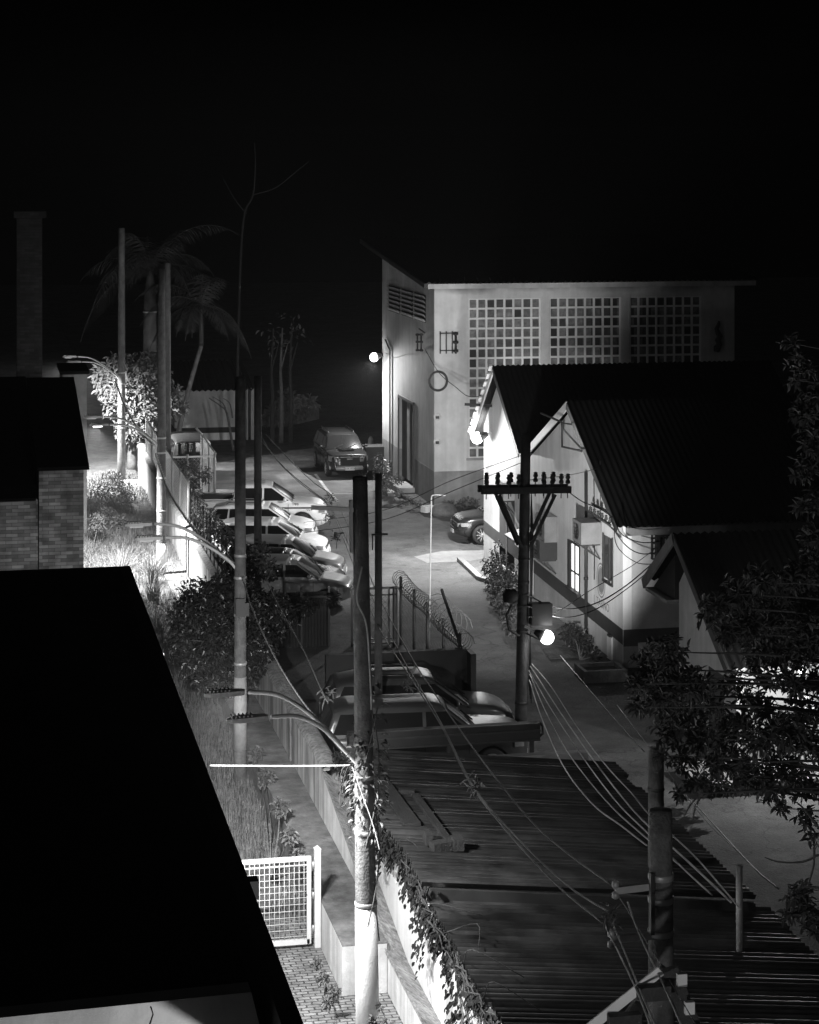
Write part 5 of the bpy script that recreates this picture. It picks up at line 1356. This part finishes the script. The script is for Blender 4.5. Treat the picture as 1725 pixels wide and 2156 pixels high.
# bare trees in the dark
def branch_tree(base, paths, label, m=M_bark, leaves=0):
    root = empty('bare_tree', base, label, 'tree'); g = MB(); lf = MB()
    for P, r in paths:
        Q = spline([Vector(p)-Vector(base) for p in P],5); g.tube(Q, [r*(1-.7*i/len(Q)) for i in range(len(Q))], 6)
        if leaves: leafcloud(lf, Q[-1], .8, leaves, .3, .12)
    g.build('trunk', m, root)
    if leaves: lf.build('crown', M_leafm, root)
A = lambda L, Z: [at_d(x,y,Z) for x,y in L]
b = at_d(500,900,104); b.z = .3
branch_tree(b, [([b]+A([(502,700),(512,470),(533,410),(538,345),(536,300)],104),.1), (A([(533,410),(580,395),(625,360),(650,340)],104),.05), (A([(520,450),(495,420),(470,375)],104),.04)], 'faint bare tree with forking branches high above the yard end', M_black, leaves=0)
b = at_d(492,905,103); b.z = .3
branch_tree(b, [([b]+A([(478,872),(465,855),(440,838)],103),.07), (A([(478,872),(470,850),(448,835)],103),.05), (A([(490,880),(484,850),(470,838)],103),.05)], 'dark leafless forked shrub in front of the far low pale building')
for i, (x, lab) in enumerate(((573,'first thin dark trunk right of the far low building'),(592,'paler thin trunk standing between two dark trunks at the yard end'),(612,'last thin dark trunk at the yard end near the faint wall'))):
    b = at_d(x,905,106); b.z = .3
    branch_tree(b, [([b]+A([(x+1,840),(x-1,780),(x+3,690)],106),.14), (A([(x-1,780),(x+15,720)],106),.06)], lab, M_bark if i == 1 else M_wood, leaves=12)
hb = empty('far_hedge', at_z(610,893,.4), 'dim clump of leaves along the far end of the yard', 'hedge'); O = hb.location.copy(); g = MB()
for x, y, rad in ((560,880,14),(582,868,20),(605,850,26),(630,862,22),(650,850,18),(545,890,10)): leafcloud(g, at_d(x,y,108), rad*108/F, int(rad*rad/1.6), .3, .13, shell=.1)
g.build('leaves', M_leafl, hb, O)

# bush, hedge and weeds by the white house
def bush(name, base, cl, L, W, m, label, cat='bush', dens=4., stems=True):
    root = empty(name, base, label, cat); O = Vector(base); g = MB(); st = MB()
    for x, y, rad, Z in cl:
        c = at_d(x,y,Z); leafcloud(g, c, rad*Z/F, int(rad*rad/dens), L, W, shell=.1)
        st.tube([O, O.lerp(c,.5)+Vector((.05,0,.1)), c], [.025,.015,.006], 5)
    g.build('leaves', m, root, O); st.build('stem', M_bark, root, O)
bush('flowering_bush', at_z(1062,1285,YZ), ((1035,1195,22,69),(1050,1175,18,70),(1048,1215,32,68),(1068,1210,28,68),(1060,1245,36,66),(1078,1270,36,64),(1040,1160,8,70),(1048,1145,6,70),(1082,1300,28,62),(1092,1320,22,61)), .13, .06, M_leafm, 'bushy shrub with pale glossy leaves growing against the white house wall', dens=2.6)
bush('clipped_hedge', at_z(1222,1390,YZ), ((1200,1330,22,60),(1212,1345,26,60),(1225,1362,26,59.5),(1240,1380,22,59),(1218,1375,22,59.5),(1255,1395,14,58.5)), .12, .06, M_leafd, 'dark hedge under the drain pipe by the white house', 'hedge', dens=3)
bush('verge_weeds', at_z(800,1010,YZ), ((800,985,14,90),(810,1000,16,89),(796,1005,10,89),(822,1012,14,88),(838,1010,12,88),(812,1022,12,87),(860,1055,10,85),(880,1062,10,84.5),(835,1035,10,86.5),(795,965,12,91),(808,1035,8,86.5)), .1, .05, M_leafl, 'leafy weeds crowding the verge by the hall door step', 'weeds', dens=1.2)
bush('corner_weeds', at_z(950,1068,YZ), ((942,1060,9,84),(955,1062,10,84),(970,1060,10,84),(985,1055,10,83.5),(1000,1058,10,83.5)), .1, .05, M_leafm, 'weeds at the foot of the hall wall behind the black car', 'weeds', dens=1.2)
bush('shrub', at_z(1480,1665,YZ), ((1475,1640,20,45),(1500,1655,22,44.5),(1455,1650,14,45),(1525,1660,16,44)), .12, .06, M_leafd, 'dark shrub in front of the cottage beside the pale terrace', dens=2.5)
# rubbish by the hall wall
g = MB(); p = at_z(797,990,YZ+.15); g.box(p.x-.55,p.x+.45,p.y,p.y+.9,.3,1.5); g.box(p.x-.6,p.x+.5,p.y-.05,p.y+.95,1.505,1.58)
o = g.build('waste_bin', M_dsteel); tag(o, 'dark bulky bin with pale lid between the dark parked car and the hall', 'bin')
g = MB(); p = at_z(823,1000,YZ+.15)
for k in range(5): g.cbox((p.x+.05*k,p.y,.6+.13*k), (.5,.4,.06), Matrix.Rotation(.2*k,3,'Z'))
g.box(p.x-.3,p.x-.22,p.y-.2,p.y+.2,.3,1.2)
o = g.build('crate_pile', M_conc); tag(o, 'untidy little pile of slats beside the hall door step', 'pile')
g = MB(); p = at_z(781,960,YZ); g.lathe([(.28,.3),(.2,.7),(.13,1.05),(.14,1.1),(.05,1.25)], (p.x,p.y,.06), 'Z', 12); o = g.build('traffic_cone', M_conc); tag(o, 'small cone shaped object beside the bin by the dark parked car', 'cone')
g = MB(); p = at_z(886,1062,YZ+.15); g.cbox((p.x,p.y-1.4,.55),(.5,.3,.25), Matrix.Rotation(.5,3,'Z')); o = g.build('pale_block', M_white); tag(o, 'pale block lying on the verge at the hall corner', 'block')
g = MB(); p = at_z(935,1085,YZ); g.lathe([(.5,0),(.55,.2),(.4,.42),(.15,.5)], (p.x,p.y,YZ), 'Z', 12); o = g.build('boulder', M_concdark); tag(o, 'rounded dark boulder in front of the black car nose', 'boulder')
pl = empty('planter_box', at_z(1265,1428,YZ), 'low concrete planter at the corner of the white house', 'planter'); O = pl.location
g = MB(); g.box(-.6,.6,-.5,-.4,0,.32); g.box(-.6,.6,.4,.5,0,.32); g.box(-.6,-.5,-.4,.4,0,.32); g.box(.5,.6,-.4,.4,0,.32); g.build('rim', M_concdark, pl)
MB().add([(-.5,-.4,.22),(.5,-.4,.22),(.5,.4,.22),(-.5,.4,.22)],[(0,1,2,3)]).build('earth', M_soil, pl)

# ivy along the shed roof edge
iv = empty('ivy', (7.1,30,1.5), 'black ivy hanging over the bright white wall under the corrugated roof edge', 'ivy'); O = (7.1,30,1.5)
g = MB(); st = MB(); b = 19.; path = []
while b < 41.6:
    path.append((7.02+rnd.uniform(-.06,.06), b, 2.36+rnd.uniform(-.08,.06)+(-.24 if b < 33.1 else 0)))
    dens = (.62 if b < 31 else .95) if b < 39 else .45
    hang = (.35+.3*math.sin(b*2.1)+.25*math.sin(b*5.3+1))*(1 if b > 33.5 else 1.5)
    if rnd.random() < dens*.96:
        for i in range(6):
            u = rnd.random()**1.6; p = Vector((7.06-.12*rnd.random()+rnd.random()*.25*(u < .15), b+rnd.uniform(-.1,.1), 2.42-u*max(.12,hang)*1.2+(-.24 if b < 33.1 else 0)))
            g.leaf(p, (Vector((-.5,rnd.uniform(-.8,.8),-.7))).normalized(), Vector((-1,0,.4))+rdir()*.5, rnd.uniform(.07,.13), rnd.uniform(.06,.11), .1)
    b += .022
for k in range(7):
    st.tube([Vector(p)+Vector((rnd.uniform(-.05,.05),0,rnd.uniform(-.1,.05))) for p in path[k::14]], .014, 5)
for b in [20+1.3*i for i in range(16)]:
    st.tube(spline([(7.05,b,2.2),(7.1+rnd.uniform(0,.4),b-.4,2.3+rnd.uniform(0,.3)),(7.3+rnd.uniform(0,.5),b-.8,2.25)],4), .008, 5)
g.build('leaves', M_ivy, iv, O); st.build('stem', M_wood, iv, O)
ip = empty('pole_ivy', (p5.x,p5.y,4.5), 'dry pale ivy clinging round the nearest lamp post at its arm', 'ivy'); O = ip.location.copy()
g = MB(); st = MB()
for i in range(230):
    a = rnd.uniform(0,2*PI); z = 4.2+rnd.gauss(.55,.5); r = .16+rnd.random()*.12
    g.leaf(Vector((p5.x+math.cos(a)*r, p5.y+math.sin(a)*r, z)), (Vector((math.cos(a),math.sin(a),-.6))+rdir()*.6).normalized(), UP, rnd.uniform(.07,.14), rnd.uniform(.03,.08))
for k in range(3): st.tube([(p5.x+.17*math.cos(k*2+i*.5), p5.y+.17*math.sin(k*2+i*.5), 2.2+i*.33) for i in range(12)], .012, 5)
g.build('leaves', M_leafm, ip, O); st.build('stem', M_bark, ip, O)

# grass and weeds on the lit strip
g = MB()
def blade(p, h, lean, w):
    d = Vector((lean.x, lean.y, 0)); s = Vector((-lean.y, lean.x, 0)); s = s.normalized()*w if s.length > 1e-4 else Vector((w,0,0))
    m1 = p+d*h*.25+Vector((0,0,h*.6)); t = p+d*h*.85+Vector((0,0,h*(.95-.4*d.length)))
    g.add([p-s,p+s,m1+s*.7,t,m1-s*.7], [(0,1,2,4),(4,2,3)])
for i in range(110000):
    b = 39+56*rnd.random()**1.15; a = rnd.uniform(2.7,6.85)
    if a > 6.0 and b < 62: continue
    if 62 <= b and a > 6.0 and rnd.random() < .75: continue
    if a < 2.6: continue
    n_ = math.sin(a*2.1+b*.35)+math.sin(b*.9-a*1.3)+math.sin(b*.23+2)
    if n_ < rnd.uniform(-2.2,.6): continue
    ang = rnd.uniform(0,2*PI); tall = max(0,n_)*.12 if b > 55 else 0
    blade(Vector((a,b,zleft(b)-.01)), rnd.uniform(.1,.3)+tall*rnd.random()*1.6, Vector((math.cos(ang),math.sin(ang),0))*rnd.uniform(.1,.8), rnd.uniform(.004,.008)*(1.6 if b > 60 else 1))
stuff('grass', g, M_grass, 'rough grass covering the strip between the brick house and the streaked wall', 'grass')
def clump(a, b, n, h, label, w=.012):
    global g
    g = MB(); root = empty('tall_grass', (a,b,zleft(b)), label, 'grass clump', 'tall grass clumps by the lit lamp posts')
    for i in range(n):
        ang = rnd.uniform(0,2*PI); L = Vector((math.cos(ang),math.sin(ang),0)); hh = h*rnd.uniform(.5,1.1); k = rnd.uniform(.3,1)
        P = [Vector((rnd.uniform(-.15,.15),rnd.uniform(-.15,.15),0))]
        for j in range(1,6): t = j/5; P.append(P[0]+L*hh*k*t**1.8+Vector((0,0,hh*(t-.45*k*t*t))))
        s = L.cross(UP)*w
        vs = []
        for j, p in enumerate(P): ww = s*(1-j/5.3); vs += [p-ww,p+ww]
        g.add(vs, [(2*j,2*j+1,2*j+3,2*j+2) for j in range(5)])
    g.build('blades', M_grass, root)
for a, b, n, h, l in ((5.3,66,170,1.5,'arching grass clump left of the grass lamp post foot'),(6.0,64,130,1.3,'arching grass clump spilling over the walkway by the streaked wall'),(4.6,70,150,1.4,'tall pale grass clump beside the brick pier'),
    (5.6,69.5,150,1.3,'tall grass clump around the grass lamp post foot'),(4.2,77,140,1.1,'tall grass clump in the middle of the lit strip'),(5.0,60.5,140,1.3,'tall grass clump at the corner of the flat roofed building'),(5.2,84,130,1.0,'grass clump in front of the farthest lamp post')):
    clump(a,b,n,h,l)
def weed(cl, base, label, m=M_leafl, L=.12):
    bush('weed_patch', base, cl, L, L*.5, m, label, 'weeds', dens=1.6)
weed(((235,1010,22,90),(255,1030,26,88),(215,1040,24,86),(270,1050,18,86),(240,1065,20,84)), (4.9,84.5,.4), 'leafy weeds filling the lit strip below the farthest lamp post')
weed(((205,1100,20,76),(225,1085,20,79),(250,1100,18,78),(190,1060,14,82)), (3.9,76,.4), 'leafy weeds against the brick pier in the lit strip')
weed(((680,2060,13,35),(668,2030,10,36),(705,2090,13,34.5),(690,2112,12,34)), (5.75,35.2,0), 'small weeds at the foot of the concrete strip by the white gate', L=.07)
weed(((610,1760,16,40),(590,1700,18,42),(560,1640,18,45),(628,1800,12,39),(540,1590,16,47),(645,1880,14,37.9),(655,1840,10,38.4)), (5.6,41,.02), 'leafy weeds against the low retaining side of the concrete strip', M_leafm, .1)
weed(((790,2150,10,31),(815,2160,12,31),(800,2120,6,32)), (6.4,31,0), 'small weeds at the wall foot beside the nearest lamp post', L=.07)

# ================================================================== light of the night sky, camera
w = bpy.data.worlds.new('World'); S.world = w; w.use_nodes = True
nt = w.node_tree; sky = nt.nodes.new('ShaderNodeTexSky'); sky.sky_type = 'NISHITA'; sky.sun_disc = False
sky.sun_elevation = R_(-3); sky.sun_rotation = R_(200)
bw = nt.nodes.new('ShaderNodeRGBToBW'); nt.links.new(sky.outputs[0], bw.inputs[0])
nt.links.new(bw.outputs[0], nt.nodes['Background'].inputs['Color']); nt.nodes['Background'].inputs['Strength'].default_value = .05
sl = bpy.data.lights.new('moon', 'SUN'); sl.energy = .004; sl.angle = R_(.5); so = bpy.data.objects.new('moon', sl); COL.objects.link(so)
so.rotation_euler = (R_(50),0,R_(20)); so.location = (0,0,60)
cam = bpy.data.cameras.new('camera'); cam.sensor_fit = 'HORIZONTAL'; cam.sensor_width = 36; cam.lens = F/1725*36
cam.shift_y = -(1078-HY)/1725; cam.clip_end = 2000; cam.clip_start = .5
co = bpy.data.objects.new('camera', cam); COL.objects.link(co); co.location = (0,0,CH); co.rotation_euler = (PI/2,0,-PHI); S.camera = co
S.view_settings.view_transform = 'Standard'; S.view_settings.look = 'None'; S.view_settings.exposure = 0; S.view_settings.gamma = 1
S.cycles.use_denoising = True
S.cycles.max_bounces = 6; S.cycles.sample_clamp_indirect = 3; S.cycles.sample_clamp_direct = 6
# faint night air around the lamps
mh = bpy.data.materials.new('night_air'); mh.use_nodes = True; nh = mh.node_tree; nh.nodes.remove(nh.nodes['Principled BSDF'])
vh = nh.nodes.new('ShaderNodeVolumePrincipled'); vh.inputs['Density'].default_value = .0004; vh.inputs['Color'].default_value = (.9,.9,.9,1)
nh.links.new(vh.outputs[0], nh.nodes['Material Output'].inputs['Volume'])
hz = MB().box(-210,210,-70,270,-2,20).build('haze', mh); hz['kind'] = 'stuff'; tag(hz, 'thin even night haze glowing faintly around the lamps', 'haze')
# give single-mesh things an origin at their foot
for o in list(S.objects):
    if o.type == 'MESH' and o.parent is None and o.location.length == 0 and not o.get('kind'):
        vs = [v.co for v in o.data.vertices]; c = Vector(((min(v.x for v in vs)+max(v.x for v in vs))/2, (min(v.y for v in vs)+max(v.y for v in vs))/2, min(v.z for v in vs)))
        o.data.transform(Matrix.Translation(-c)); o.location = c
